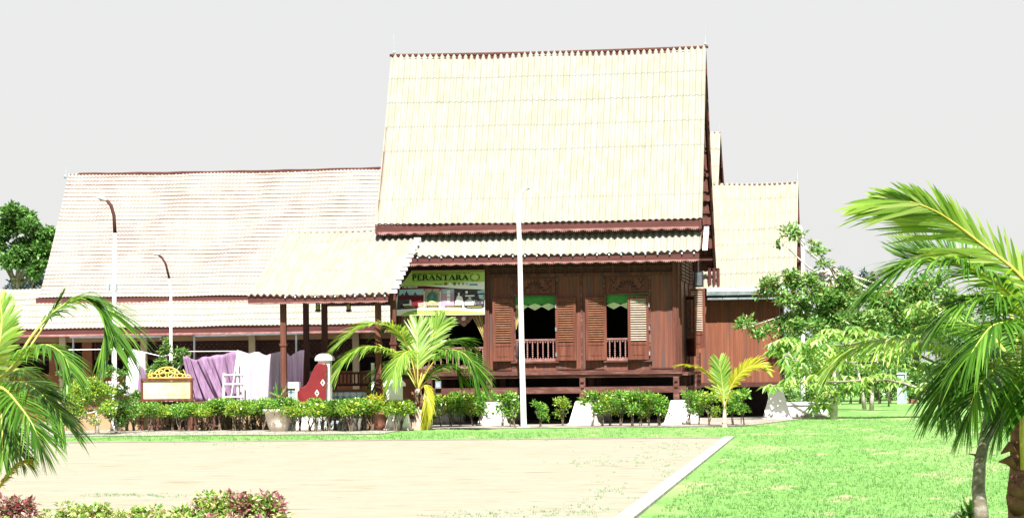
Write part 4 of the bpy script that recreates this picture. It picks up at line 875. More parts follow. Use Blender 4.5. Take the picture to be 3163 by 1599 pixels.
# ------------------------------------------------------------------ left yard objects
def pipes(label, segs, r, Y, name='pipe_frame'):
    s = MB()
    for a, b in segs: s.tube([P(*a, Y), P(*b, Y)], r, 6)
    for a, b in segs:
        if abs(a[0]-b[0]) < 4: q = P(*b, Y); s.tube([q, (q.x, q.y, 0.012)], r, 6)
    return tag(s.build(name, M['pipe']), label, 'frame')
pipes('dark pipe frame standing behind the purple cloth', [((600, 1038), (940, 1030)), ((600, 1038), (600, 1200)), ((915, 1030), (915, 1200))], .028, 5.6)
pipes('dark pipe frame standing between the left palm and the white cloth', [((215, 1042), (530, 1040)), ((226, 1042), (226, 1150)), ((530, 1040), (531, 1180))], .028, 5.3)
s = MB(); s.tube([P(205, 1080, 4.5), P(400, 1077, 4.5), P(500, 1100, 4.4), P(570, 1085, 4.4), P(730, 1084, .8)], .012, 5); tag(s.build('clothes_line', M['white']), 'pale line strung across the yard to the cloths', 'clothes line')

def cloth(name, label, top, bot, Y, amp, nf, matl, cat='cloth', seed=0, n=70):
    rng = random.Random(seed); ph = [rng.uniform(0, 6) for _ in range(4)]
    T = [P(a, b, Y) for a, b in top]; B = [P(a, b, Y) for a, b in bot]
    def li(L_, u): f = u*(len(L_)-1); i = min(int(f), len(L_)-2); return L_[i].lerp(L_[i+1], f-i)
    def fn(u, v):
        p = li(T, u).lerp(li(B, u), v); a = amp*(.35+.65*v)
        y = a*(math.sin(u*nf+ph[0]+.6*math.sin(v*2+u*4))+.5*math.sin(u*nf*2.3+ph[1]+v*1.5)+.3*math.sin(u*nf*.6+ph[2]-v*2)); return (p.x+y*.15, p.y+y, p.z+.012*math.sin(u*nf+1)*(1-v))
    s = MB(); s.sheet(fn, n, 14); o = s.build(name, matl, None, True)
    md = o.modifiers.new('thick', 'SOLIDIFY'); md.thickness = .006
    return tag(o, label, cat, 'cloths hung in the yard')
cloth('hanging_cloth', 'purple creased cloth hung between the yellow sign and the pale cloth', [(566, 1102), (578, 1098), (600, 1112), (632, 1101), (680, 1095), (732, 1083)], [(590, 1230), (620, 1236), (660, 1240), (700, 1240), (722, 1250), (740, 1255)], -.6, .075, 34, M['purple'], seed=2)
cloth('hanging_cloth', 'pale lilac cloth bright in the sun beside the wooden rack', [(732, 1082), (770, 1090), (800, 1087), (825, 1098), (860, 1084), (872, 1084)], [(735, 1262), (770, 1262), (800, 1262), (830, 1262), (860, 1258), (872, 1255)], -.7, .03, 20, M['pale_pink'], seed=5)
cloth('hanging_cloth', 'lilac cloth with deep folds between the front post and the back post', [(884, 1090), (900, 1098), (915, 1086), (941, 1079)], [(886, 1250), (905, 1245), (922, 1240), (936, 1200)], -.5, .05, 16, M['lilac'], seed=8, n=30)
cloth('hanging_cloth', 'long white cloth hanging left of the yellow sign', [(400, 1080), (412, 1078), (430, 1084), (450, 1088)], [(388, 1205), (398, 1222), (412, 1215), (452, 1160)], 1.2, .06, 9, M['white_cloth'], seed=11, n=30)
cloth('hanging_cloth', 'narrow purple cloth beside the frame of the yellow sign', [(430, 1130), (440, 1128), (450, 1150)], [(424, 1235), (434, 1235), (446, 1240)], .6, .03, 8, M['purple'], seed=12, n=20)
# rack (ladder like)
rk = wthing('drying_rack', 'white wooden ladder rack leaning against the purple cloth', 'rack'); Y = -1.0
s = MB()
for a, b in (((692, 1152), (690, 1262)), ((733, 1084), (735, 1262)), ((752, 1155), (750, 1262))): s.tube([P(*a, Y), P(*b, Y)], .032, 4)
s.tube([P(730, 1110, Y-.05), P(714, 1225, Y-.05)], .016, 4); s.build('upright', M['white'], rk)
for y in (1158, 1187, 1226): s = MB(); s.tube([P(692, y, Y-.04), P(752, y-1, Y-.04)], .024, 4); s.build('rung', M['white'], rk)
# signboard
sg_ = wthing('carved_signboard', 'cream signboard in a brown frame topped by a yellow carved crest', 'signboard'); Y = -2.6
def sgp(zx, zy): return P(380+zx/4.0675, 1050+zy/4.0675, Y)
a, b = sgp(255, 515), sgp(845, 735); s = MB(); s.box(a.x, b.x, Y, Y+.04, b.z, a.z); s.build('panel', M['sign_face'], sg_)
s = MB()
for (x0, y0, x1, y1) in ((225, 490, 255, 830), (845, 490, 875, 760)): p, q = sgp(x0, y0), sgp(x1, y1); s.box(p.x, q.x, Y-.02, Y+.06, max(.012, q.z-.0), p.z)
for px_ in (225, 845): p = sgp(px_, 700); s.box(p.x, p.x+.055, Y-.01, Y+.05, .012, p.z)
for (x0, y0, x1, y1) in ((225, 480, 895, 505), (205, 738, 890, 762)): p, q = sgp(x0, y0), sgp(x1, y1); s.box(p.x, q.x, Y-.035, Y-.0205, q.z, p.z)
s.build('frame', M['wood_warm'], sg_)
s = MB()
def ring(cx, cy, r, w_, t0=0, t1=360, n=14):
    pts = [sgp(cx+r*math.cos(R(t0+(t1-t0)*i/n)), cy-r*.8*math.sin(R(t0+(t1-t0)*i/n))) for i in range(n+1)]; s.tube(pts, w_, 5)
for cx, cy, r in ((500, 440, 42), (610, 440, 42), (390, 445, 36), (715, 445, 36), (480, 400, 28), (630, 400, 28), (555, 385, 34), (430, 410, 26), (680, 410, 26), (345, 455, 22), (770, 450, 24), (820, 455, 24)): ring(cx, cy, r, .019)
ring(555, 480, 175, .024, 18, 162, 20); ring(555, 470, 235, .016, 5, 32); ring(555, 470, 235, .016, 148, 175)
p, q = sgp(310, 468), sgp(860, 482); s.box(p.x, q.x, Y-.015, Y+.025, q.z, p.z)
s.build('carved_crest', M['crest'], sg_, True)
s = MB(); rng = random.Random(8); x = 400
while x < 790:
    w_ = rng.uniform(6, 20); p, q = sgp(x, 680), sgp(x+w_, 688); s.face([(p.x, Y-.003, p.z), (q.x, Y-.003, p.z), (q.x, Y-.003, q.z), (p.x, Y-.003, q.z)]); x += w_+rng.choice((4, 5, 22))
s.build('small_print', M['ink'], sg_)
# low timber railing behind the hedge
def railing(x0p, x1p, Y, yt, yb, nb, label, matl='wood'):
    rt = wthing('low_railing', label, 'railing'); x0, x1 = XX(x0p, Y, 1250), XX(x1p, Y, 1250); zt, zb = ZZ(yt, Y, x0p), max(.03, ZZ(yb, Y, x0p))
    s = MB(); s.box(x0, x1, Y-.03, Y+.03, zt-.05, zt); s.box(x0, x1, Y-.025, Y+.025, zb+.05, zb+.1); s.box(x0, x1, Y-.025, Y+.025, zt-.25, zt-.2); s.build('rail', M[matl], rt)
    for i in range(nb+1):
        x = x0+(x1-x0)*i/nb; s = MB(); s.box(x-.028, x+.028, Y-.0245, Y+.0245, 0.013, zt-.051); s.build('baluster', M[matl], rt)
    return rt
railing(468, 700, -2.4, 1240, 1335, 12, 'low brown timber railing behind the hedge under the yellow sign', 'wood_grey')
s = MB(); s.box(XX(180, -2), XX(870, -2), -2.0, -1.8, .013, .36); tag(s.build('low_wall', M['beige']), 'low sunlit cream wall running behind the left hedge', 'wall')
# plant tub and pots
def pot(px, py, D, r, h, matl, label, square=False):
    c = PD(px, py, D); c.z = .012; root = thing('plant_pot', label, 'pot', c); s = MB()
    if square: s.frustum(0, 0, 0, h, r*1.7, r*1.7, r*2.1, r*2.1); s.box(-r*1.15, r*1.15, -r*1.15, r*1.15, h, h+.04)
    else: s.lathe((0, 0, 0), [(r*.65, 0), (r*.8, h*.3), (r, h*.85), (r*1.12, h*.88), (r*1.12, h), (r*.9, h), (r*.85, h*.93)], 16)
    lpart(s, 'pot_body', M[matl], root, not square); s = MB(); s.lathe((0, 0, h*.9), [(r*.8, 0), (r*.8, .005)], 12); lpart(s, 'soil', M['tile_edge'], root); return root
pot(862, 1300, 61.3, .34, .52, 'pot_pale', 'wide pale pot holding a spiky plant under the porch post')
pot(1172, 1320, 61, .2, .42, 'terracotta', 'terracotta pot under the yellow croton behind the hedge')
pot(1100, 1320, 60.8, .12, .3, 'white', 'small white pot between the hedge stems at the steps')

# ------------------------------------------------------------------ plants
def blades(s, base, n, L, spread, w_, rng, curve_=.5, mi=0, up=1.0):
    for _ in range(n):
        a = rng.uniform(0, 6.28); el = rng.uniform(.25, 1.35)*up; d = Vector((math.cos(a)*math.cos(el), math.sin(a)*math.cos(el), math.sin(el))); l = L*rng.uniform(.6, 1.1)
        side = Vector((-math.sin(a), math.cos(a), 0)); prev = None; q = len(s.v)
        for i in range(5):
            u = i/4; p = Vector(base)+Vector((math.cos(a), math.sin(a), 0))*spread*rng.random()*.2+d*l*u-Vector((0, 0, 1))*curve_*l*u*u*math.cos(el); ww = w_*math.sin(math.pi*(.12+.88*u))*.5 if i < 4 else 0.002
            s.v += [tuple(p-side*ww), tuple(p+side*ww)]
            if i: s.f.append((q+2*i-2, q+2*i-1, q+2*i+1, q+2*i)); s.mi.append(mi)
rng = random.Random(21)
s = MB(); c = PD(862, 1228, 61.3); blades(s, c, 26, .42, .3, .06, rng); tag(s.build('spiky_plant', M['leaf_redtip']), 'spiky plant with reddish green strap leaves in the wide pale pot', 'plant')
s = MB(); c = PD(1160, 1245, 61); blades(s, c, 70, .32, .4, .05, rng, .8); leafcloud(s, [((c.x, c.y, c.z+.05), (.3, .25, .16))], 160, .1, rng); tag(s.build('croton_plant', M['palm_y']), 'bushy bright yellow croton at the foot of the porch steps', 'plant')

def shrub_meshes(seed, h, w_, n, size, matl, stems=4, low=.45):
    rng = random.Random(seed); s = MB(); bl = []
    for i in range(rng.randint(5, 7)):
        a = rng.uniform(0, 6.28); r = rng.uniform(0, .55)*w_; z = h*rng.uniform(low+.05, .86); bl.append(((r*math.cos(a), r*math.sin(a)*.8, z), (w_*rng.uniform(.35, .55), w_*.45, h*rng.uniform(.10, .17))))
    leafcloud(s, bl, n, size, rng, .5, .5); fm = s.mesh('foliage', M[matl])
    t = MB()
    for i in range(stems):
        a = rng.uniform(0, 6.28); b = bl[i % len(bl)][0]; t.tube([(rng.uniform(-.04, .04), rng.uniform(-.04, .04), 0), (b[0]*.3+rng.uniform(-.04, .04), b[1]*.3, h*.3), (b[0]*.7+rng.uniform(-.04, .04), b[1]*.7, h*.5), b], [.012, .009, .007, .003], 5)
    return fm, t.mesh('stem', M['twig'])
def shrub_from(meshes, loc, label, cat, group, name='hedge_shrub', rot=0, sc_=1):
    r = thing(name, label, cat, loc, group); r.rotation_euler = (0, 0, rot); r.scale = (sc_,)*3
    for nm, me in zip(('foliage', 'stem'), meshes): o = bpy.data.objects.new(nm, me); C.objects.link(o); o.parent = r
    return r
hm = [shrub_meshes(100+i, .74, .42, 900, .068, 'leaf_hedge' if i % 2 else 'leaf_yhedge', 7, .5) for i in range(6)]
hm2 = [shrub_meshes(200+i, .86, .36, 560, .08, 'leaf_hedge' if i % 3 else 'leaf_yhedge', 4, .32) for i in range(6)]
rng = random.Random(77)
px = 345
while px < 1245:
    b = G(px, 1330+rng.uniform(-3, 3)); hh = .98+.05*math.sin(px*.011)+rng.uniform(-.05, .05)+(.08 if px > 820 else 0)
    shrub_from(rng.choice(hm), (b.x, b.y, 0), 'leafy shrub with pale bare stems in the long hedge row left of the coconut palm', 'shrub', 'shrubs of the long left hedge', 'hedge_shrub', rng.uniform(0, 6), hh); shrub_from(rng.choice(hm), (b.x+.08, b.y+.28, 0), 'leafy shrub with pale bare stems in the long hedge row left of the coconut palm', 'shrub', 'shrubs of the long left hedge', 'hedge_shrub', rng.uniform(0, 6), hh); px += rng.uniform(20, 26)
for a, b_, lab, grp in ((1330, 1470, 'leafy shrub in the taller clump between the coconut palm and the first footing', 'shrubs right of the coconut palm'), (1482, 1590, 'leafy shrub before the first white footing left of the white lamp post', 'shrubs by the first footing'),
                       (1740, 1765, 'leafy shrub left of the middle footing', None), (1818, 2052, 'leafy shrub with thin stems in the row between the middle and right footings', 'shrubs between the two right footings'), (2080, 2210, 'leafy shrub before the rightmost house footing left of the small palm', 'shrubs left of the small palm'), (2262, 2318, 'leafy shrub right of the small yellow palm', 'shrubs right of the small palm')):
    px = a
    while px <= b_:
        yb_ = 1317 if px < 2050 else 1312; q = G(px, yb_+rng.uniform(-3, 2))
        if px > 1450 and min(abs(px-f_) for f_ in fl) < 26: px += 12; continue; k = (1.12 if px < 1480 else .98) if px < 1600 else .96
        shrub_from(rng.choice(hm2), (q.x, q.y, 0), lab, 'shrub', grp, 'hedge_shrub', rng.uniform(0, 6), k+rng.uniform(-.06, .06)); px += rng.uniform(26, 34)
q = G(1668, 1320); shrub_from(hm2[1], (q.x, q.y, 0), 'single low shrub standing alone right of the white lamp post', 'shrub', None, 'hedge_shrub', 1, .78)
q = G(1590, 1322); shrub_from(shrub_meshes(9, .5, .1, 14, .07, 'leaf_hedge', 2), (q.x, q.y, 0), 'tiny sparse seedling at the foot of the white lamp post', 'shrub', None, 'seedling')

def tree(name, label, base, blobs, n, size, leafm, barkm, r0, trunk=None, group=None, aspect=.5, up=.2, seed=1, branches=True, cat='tree'):
    rng = random.Random(seed); root = thing(name, label, cat, base, group); B = Vector(base)
    rel = [(Vector(c)-B, r) for c, r in blobs]; s = MB(); sub = []
    for c, r in rel:
        for _ in range(5):
            v = Vector((rng.gauss(0, 1), rng.gauss(0, 1), rng.gauss(0, 1))).normalized()*rng.uniform(.35, .85); k = rng.uniform(.3, .55); sub.append(((c.x+v.x*r[0], c.y+v.y*r[1], c.z+v.z*r[2]), (r[0]*k, r[1]*k, r[2]*k)))
    leafcloud(s, sub, n, size, rng, up, aspect, 0, .6); lpart(s, 'crown', leafm, root)
    t = MB(); tr = [Vector(p)-B for p in (trunk or [base, Vector(base)+Vector((0, 0, 2))])]; k = len(tr); rr = [r0*(1-.55*i/max(1, k-1)) for i in range(k)]; t.tube(tr, rr, 8)
    if branches:
        for c, r in rel:
            a = tr[-1] if rng.random() < .6 else tr[max(1, k-2)]
            mid = a.lerp(c, .5)+Vector((rng.uniform(-.2, .2), rng.uniform(-.2, .2), -.05*(c-a).length)); t.tube([a, mid, c], [r0*.4, r0*.24, r0*.08], 5)
    lpart(t, 'trunk', barkm, root, True); return root
def bl(lst, D, dd=1.0):
    out = []
    for px, py, rp in lst: c = PD(px, py, D+((px*7+py*3) % 10-5)*.12*dd); r = rp*D/F; out.append((c, (r, r*.9, r*.75)))
    return out
# leafy tree with reddish tips beside the annex
ta = [(2430, 705, 34), (2462, 720, 34), (2410, 745, 26), (2520, 770, 40), (2550, 810, 32), (2400, 880, 50), (2350, 895, 46), (2460, 860, 60), (2480, 930, 70), (2420, 925, 40), (2540, 900, 75), (2310, 1010, 44), (2350, 1030, 44), (2400, 1010, 40), (2590, 960, 90), (2480, 1010, 70), (2640, 930, 70), (2700, 980, 90), (2560, 1060, 80), (2760, 900, 70), (2820, 960, 90), (2880, 900, 80), (2920, 980, 80), (2620, 860, 50)]
D = 67.5; bs = G(2575, 1287); b0_ = PD(2575, 1287, D); b0_.z = 0
tree('leafy_tree', 'loose leafy tree with reddish young leaves reaching over the annex wall', b0_, bl(ta, D), 19000, .13, M['leaf_redtip'], M['bark_pale'], .10, [b0_, PD(2580, 1150, D), PD(2600, 1000, D), PD(2590, 880, D), PD(2565, 830, D)], seed=3)
# small white trunked tree on the far lawn edge
D = 78; b0_ = PD(2692, 1265, D); b0_.z = 0
tree('sapling_tree', 'young tree with a thin white trunk on the edge of the lawn', b0_, bl([(2690, 1100, 60), (2640, 1120, 50), (2740, 1110, 50), (2700, 1060, 60)], D), 1500, .12, M['leaf_tree'], M['bark_pale'], .075, [b0_, PD(2694, 1210, D), PD(2688, 1150, D), PD(2690, 1100, D)], seed=4)
D = 80; b0_ = PD(2670, 1240, D); b0_.z = 0
tree('sapling_tree', 'young tree with a leaning mottled trunk left of the white trunked one', b0_, bl([(2600, 1120, 60), (2560, 1150, 50), (2640, 1080, 50)], D), 1300, .12, M['leaf_tree'], M['bark_pale'], .07, [b0_, PD(2662, 1200, D), PD(2650, 1150, D), PD(2620, 1110, D)], seed=5)
D = 84; b0_ = PD(2745, 1238, D); b0_.z = 0
tree('sapling_tree', 'very thin young tree just left of the grey concrete post', b0_, bl([(2745, 1120, 34), (2750, 1080, 36)], D), 500, .11, M['leaf_tree'], M['bark'], .03, [b0_, PD(2746, 1180, D), PD(2745, 1110, D)], seed=6)
# dense far trees right
for i, (blobs, D, n, lf, lab, bx) in enumerate((
    ([(2560, 930, 90), (2650, 1000, 110), (2500, 1020, 90), (2560, 1100, 80)], 96, 4500, 'leaf_far', 'dense green tree far behind the annex and the leafy tree', 2580),
    ([(2800, 960, 110), (2900, 1010, 120), (2760, 1080, 90), (2880, 900, 80)], 98, 5200, 'leaf_far', 'dense green tree far behind the middle of the right palm', 2830),
    ([(3040, 930, 120), (3120, 1020, 130), (3000, 1080, 90)], 97, 4500, 'leaf_far', 'dense green tree far behind the right palm at the picture edge', 3060),
    ([(2500, 1130, 70), (2600, 1160, 70), (2700, 1150, 70), (2800, 1160, 70), (2900, 1160, 70), (3000, 1150, 70), (3100, 1160, 70)], 99, 5200, 'leaf_far', 'low row of bushy trees closing the far side of the lawn', 2700),
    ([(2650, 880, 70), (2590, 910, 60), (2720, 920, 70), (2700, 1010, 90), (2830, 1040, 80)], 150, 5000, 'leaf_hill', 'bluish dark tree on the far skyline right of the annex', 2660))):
    b0_ = PD(bx, 1230, D); b0_.z = 0; tree('background_tree', lab, b0_, bl(blobs, D, 3), n, .2 if i < 4 else .34, M[lf], M['bark'], .2, [b0_, b0_+Vector((0, 0, 1.5)), b0_+Vector((.1, 0, 2.4))], 'trees beyond the lawn', seed=30+i)
# left background trees
for i, (blobs, D, n, lf, lab, bx) in enumerate((
    ([(50, 690, 75), (-20, 720, 90), (110, 750, 60), (150, 720, 46), (30, 790, 80), (120, 830, 60), (160, 790, 30), (80, 780, 70)], 100, 15000, 'leaf_far', 'big green tree rising above the roofs at the left edge', 40),
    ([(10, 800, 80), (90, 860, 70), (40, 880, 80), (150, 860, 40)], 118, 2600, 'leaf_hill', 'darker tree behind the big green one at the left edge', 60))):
    b0_ = PD(bx, 1230, D); b0_.z = 0; tree('background_tree', lab, b0_, bl(blobs, D, 3), n, .2, M[lf], M['bark'], .25, [b0_, PD(bx+3, 1000, D), PD(bx+10, 880, D)], 'trees behind the hall', seed=50+i, aspect=.55)
# round bush and flowering shrub left
b0_ = G(300, 1342); b0_.z = 0; D = (b0_-CAM).dot(DV)
tree('round_bush', 'round clipped bush on a short pale trunk left of the hedge', b0_, bl([(255, 1190, 62), (300, 1215, 66), (215, 1225, 60), (330, 1270, 50), (270, 1265, 60), (220, 1280, 50)], D, .5), 5200, .075, M['leaf_yhedge'], M['bark_pale'], .06, [b0_, PD(299, 1310, D), PD(298, 1270, D)], seed=8, cat='bush')
b0_ = G(360, 1340); b0_.z = 0; D = (b0_-CAM).dot(DV)+.4
r_ = tree('flowering_shrub', 'dark leafy shrub with white blossoms at the foot of the left street lamp', b0_, bl([(350, 1150, 40), (355, 1200, 46), (375, 1250, 46), (340, 1260, 44), (385, 1290, 40)], D, .5), 2600, .085, M['leaf_tree'], M['bark'], .04, [b0_, PD(358, 1290, D), PD(356, 1220, D)], seed=9, cat='shrub')
s = MB(); rng = random.Random(5)
for a, b in ((350, 1175), (362, 1185), (345, 1165), (355, 1160), (340, 1180), (366, 1200), (348, 1215), (300, 1262), (310, 1268), (352, 1190)):
    c = PD(a+rng.uniform(-6, 6), b, D-.5)-b0_
    for k in range(7): leaf(s, c+Vector((rng.uniform(-.05, .05), 0, rng.uniform(-.04, .04))), .07, rng, .2, .8)
lpart(s, 'blossoms', M['flower'], r_)
b0_ = PD(510, 1300, 67); b0_.z = 0
tree('yard_tree', 'small leafy tree with pale branches before the hall lattice', b0_, bl([(520, 1080, 26), (480, 1120, 36), (505, 1140, 34), (560, 1090, 28), (575, 1105, 24), (545, 1130, 40), (470, 1145, 24), (510, 1050, 14)], 67, .5), 1900, .10, M['leaf_tree'], M['bark_pale'], .05, [b0_, PD(515, 1200, 67), PD(520, 1140, 67)], seed=10)
b0_ = PD(420, 1300, 66); b0_.z = 0
tree('yard_shrub', 'dark green shrub below the long white cloth', b0_, bl([(425, 1225, 24), (440, 1215, 20), (405, 1250, 24), (440, 1250, 20)], 64, .3), 900, .08, M['leaf_tree'], M['bark'], .03, [b0_, b0_+Vector((0, 0, .4))], seed=12, cat='shrub')
b0_ = PD(182, 1200, 63); b0_.z = 0
tree('yard_shrub', 'small shrub beside the pale column near the left palm', b0_, bl([(210, 1150, 20), (195, 1160, 20), (215, 1170, 20)], 66, .3), 500, .09, M['leaf_tree'], M['bark'], .03, [b0_, b0_+Vector((0, 0, .6))], seed=13, cat='shrub')
# far hedge on the right, plus dark hedge under the annex
hm3 = [shrub_meshes(300+i, 1.0, .55, 520, .12, 'leaf_tree', 4, .15) for i in range(4)]
rng = random.Random(31); px = 2480
while px < 3170:
    q = PD(px, 1240, 90); k = 1.2+rng.uniform(-.1, .15); shrub_from(rng.choice(hm3), (q.x, q.y, 0), 'dark green shrub in the hedge across the far end of the lawn', 'shrub', 'shrubs of the far lawn hedge', 'hedge_shrub', rng.uniform(0, 6), k); px += rng.uniform(26, 34)
for px in (2270, 2310, 2350, 2440, 2500, 2540):
    q = PD(px, 1270, 72.5); shrub_from(rng.choice(hm3), (q.x, q.y, 0), 'dark green shrub in the shade behind the rightmost footing of the annex', 'shrub', 'shrubs under the annex', 'hedge_shrub', rng.uniform(0, 6), .85)
# grey post, stone planter, stumps
b0_ = G(2783, 1246); s = MB(); s.frustum(b0_.x, b0_.y, 0, 1.0, .27, .27, .23, .23); s.frustum(b0_.x, b0_.y, 1.0, 1.06, .3, .3, .22, .22); s.box(b0_.x+.145, b0_.x+.2, b0_.y-.02, b0_.y+.05, 0, 1.1); tag(s.build('concrete_post', M['grey_paint']), 'pale blue grey concrete post at the far edge of the lawn', 'post')
q = G(2462, 1288); pl = thing('stone_planter', 'low whitewashed stone planter box right of the large footing', 'planter', (q.x, q.y, 0)); s = MB(); s.box(-.45, .4, 0, .5, 0, .33); lpart(s, 'box_body', M['white_bright'], pl); s = MB(); s.box(-.5, .45, -.04, .54, .331, .40); s.box(.45, .8, .1, .4, 0, .25); lpart(s, 'box_rim', M['white_bright'], pl)
for px, lab in ((2520, 'short dark stump right of the stone planter'), (2568, 'thicker dark stump beside the leafy tree trunk')): q = G(px, 1280); s = MB(); s.lathe((q.x, q.y, 0), [(.08, 0), (.065, .15), (.07, .3)], 8); tag(s.build('tree_stump', M['bark']), lab, 'stump')
q = G(2820, 1243); s = MB(); s.box(q.x-.16, q.x+.16, q.y-.1, q.y+.1, 0, .14); tag(s.build('brick_block', M['terracotta']), 'reddish brick block beside the grey concrete post', 'block')

# ------------------------------------------------------------------ palms
def smooth_path(pts, n):
    out = []; m_ = len(pts)
    for i in range(n+1):
        t = i/n*(m_-1); k = min(int(t), m_-2); f = t-k; p0, p1, p2, p3 = pts[max(k-1, 0)], pts[k], pts[k+1], pts[min(k+2, m_-1)]
        out.append(.5*((2*p1)+(p2-p0)*f+(2*p0-5*p1+4*p2-p3)*f*f+(3*p1-p0-3*p2+p3)*f**3))
    return out
def frond(root, pts, nl, L, w_, droop, lm='palm', rm='rib', seed=0, start=.12, r0=.02, spread=(68, 25), lift=.15, hint=None, shape=.55, sides=(-1, 1), lens=(1, 1)):
    B = Vector(root.location); pts = [Vector(p)-B for p in pts]; path = smooth_path(pts, 40); rng = random.Random(seed); s = MB(); hint = Vector(hint) if hint else Vector((0, 0, 1))
    for k in range(nl):
        t = start+(1-start)*(k/(nl-1)); f = t*40; i = min(int(f), 39); p = path[i].lerp(path[i+1], f-i); T = (path[min(i+1, 40)]-path[max(i-1, 0)]).normalized()
        side = T.cross(hint); side = side.normalized() if side.length > .15 else T.cross(Vector((.3, 1, .1))).normalized(); nr = side.cross(T)
        prof = max(.18, math.sin(math.pi*(.10+.80*(t-start)/(1-start)))**shape)
        ang = R(spread[0]+(spread[1]-spread[0])*t)
        for sg in sides:
            l = L*prof*rng.uniform(.85, 1.08)*lens[0 if sg < 0 else 1]; a = ang+R(rng.uniform(-7, 7)); d = (side*sg*math.sin(a)+T*math.cos(a)+nr*(lift+rng.uniform(-.1, .1))).normalized(); wv = (T*math.sin(a)-side*sg*math.cos(a)+nr*rng.uniform(-.35, .35)).normalized()
            dr_ = droop*rng.uniform(.6, 1.4); q = len(s.v)
            for j, (u, ww) in enumerate(((0, .5), (.3, 1), (.65, .8), (.88, .42), (1, .05))):
                c = p+d*l*u-Vector((0, 0, 1))*dr_*l*u*u; s.v += [tuple(c-wv*w_*ww*.5), tuple(c+wv*w_*ww*.5)]
                if j: s.f.append((q+2*j-2, q+2*j-1, q+2*j+1, q+2*j)); s.mi.append(0)
    fo = lpart(s, 'frond', M[lm], root); t_ = MB(); t_.tube(path, [r0*(1-.85*i/40) for i in range(41)], 5); lpart(t_, 'midrib', M[rm], fo, True); return fo
def palm_base(base, label, name='coconut_palm'): return thing(name, label, 'palm', base)

# centre palm
b0_ = G(1297, 1326); b0_.z = 0; D = (b0_-CAM).dot(DV); cp = palm_base(b0_, 'young coconut palm in a brick ring in front of the banner and veranda')
s = MB(); rel = [PD(a, b, D)-b0_ for a, b in ((1297, 1326), (1296, 1290), (1294, 1250), (1291, 1200))]; rel[0] = Vector((0, 0, 0)); s.tube(rel, [.16, .13, .10, .07], 12); lpart(s, 'trunk', M['ring_trunk'], cp)
s = MB(); s.lathe((0, 0, 0), [(.30, 0), (.30, .18), (.22, .18), (.22, .02)], 16); lpart(s, 'brick_ring', M['brick'], cp)
s = MB(); rng = random.Random(6)
for i in range(14):
    a = rng.uniform(0, 6.28); z = rng.uniform(.35, .85); d = Vector((math.cos(a), math.sin(a), 0)); p = Vector((0, 0, z)); s.tube([p+d*.07, p+d*.14+Vector((0, 0, .07)), p+d*.2+Vector((0, 0, .2))], [.045, .03, .008], 5)
lpart(s, 'dry_sheath', M['sheath'], cp, True)
def cf(px, dd=None): return [PD(a, b, D+(dd[i] if dd else 0)) for i, (a, b) in enumerate(px)]
o0 = (1291, 1205)
frond(cp, cf([o0, (1268, 1100), (1235, 1030), (1170, 1000), (1100, 1020), (1050, 1060)], (0, -.1, -.3, -.5, -.7, -.8)), 78, 0.76, 0.040, .25, 'palm_l', 'rib_o', 1, .28)
frond(cp, cf([o0, (1262, 1140), (1215, 1085), (1140, 1070), (1080, 1095), (1040, 1150)], (0, -.3, -.6, -.9, -1.1, -1.2)), 75, 0.67, 0.039, .45, 'palm_l', 'rib_o', 2, .3)
frond(cp, cf([o0, (1290, 1120), (1289, 1070), (1290, 1015)], (0, 0, .1, .2)), 66, 0.76, 0.040, .15, 'palm_l', 'rib_o', 3, .25, hint=(0, 1, 0.2), spread=(50, 12))
frond(cp, cf([o0, (1312, 1110), (1335, 1040), (1362, 1000)], (0, .2, .4, .5)), 60, 0.67, 0.040, .2, 'palm_l', 'rib_o', 4, .3, hint=(0.2, -1, .3), spread=(50, 15))
frond(cp, cf([o0, (1330, 1130), (1375, 1085), (1420, 1085), (1455, 1115), (1475, 1165)], (0, -.3, -.5, -.8, -1, -1.1)), 81, 0.76, 0.041, .5, 'palm', 'rib_o', 5, .25)
frond(cp, cf([o0, (1335, 1100), (1375, 1060), (1415, 1050), (1445, 1070)], (0, .4, .8, 1.1, 1.3)), 66, 0.61, 0.039, .3, 'palm', 'rib_o', 6, .3)
frond(cp, cf([o0, (1265, 1160), (1235, 1120), (1190, 1130), (1180, 1170)], (0, .2, .4, .7, .8)), 60, 0.61, 0.039, .5, 'palm', 'rib', 7, .25)
frond(cp, cf([o0, (1322, 1170), (1360, 1130), (1400, 1130), (1420, 1160)], (0, .5, .9, 1.1, 1.2)), 60, 0.55, 0.039, .5, 'palm', 'rib', 8, .25)
frond(cp, cf([o0, (1275, 1100), (1250, 1040), (1215, 1010), (1180, 1020)], (0, .5, .9, 1.2, 1.4)), 60, 0.61, 0.039, .4, 'palm', 'rib', 9, .3)
frond(cp, cf([(1300, 1200), (1318, 1190), (1322, 1225), (1316, 1270), (1312, 1300)], (0, -.3, -.45, -.5, -.5)), 51, 0.37, 0.046, .6, 'palm_y', 'rib_o', 10, .2, spread=(35, 8))
frond(cp, cf([o0, (1278, 1120), (1262, 1085), (1232, 1110), (1215, 1160)], (0, -.5, -.9, -1.2, -1.4)), 66, 0.51, 0.037, .6, 'palm_l', 'rib_o', 11, .3)
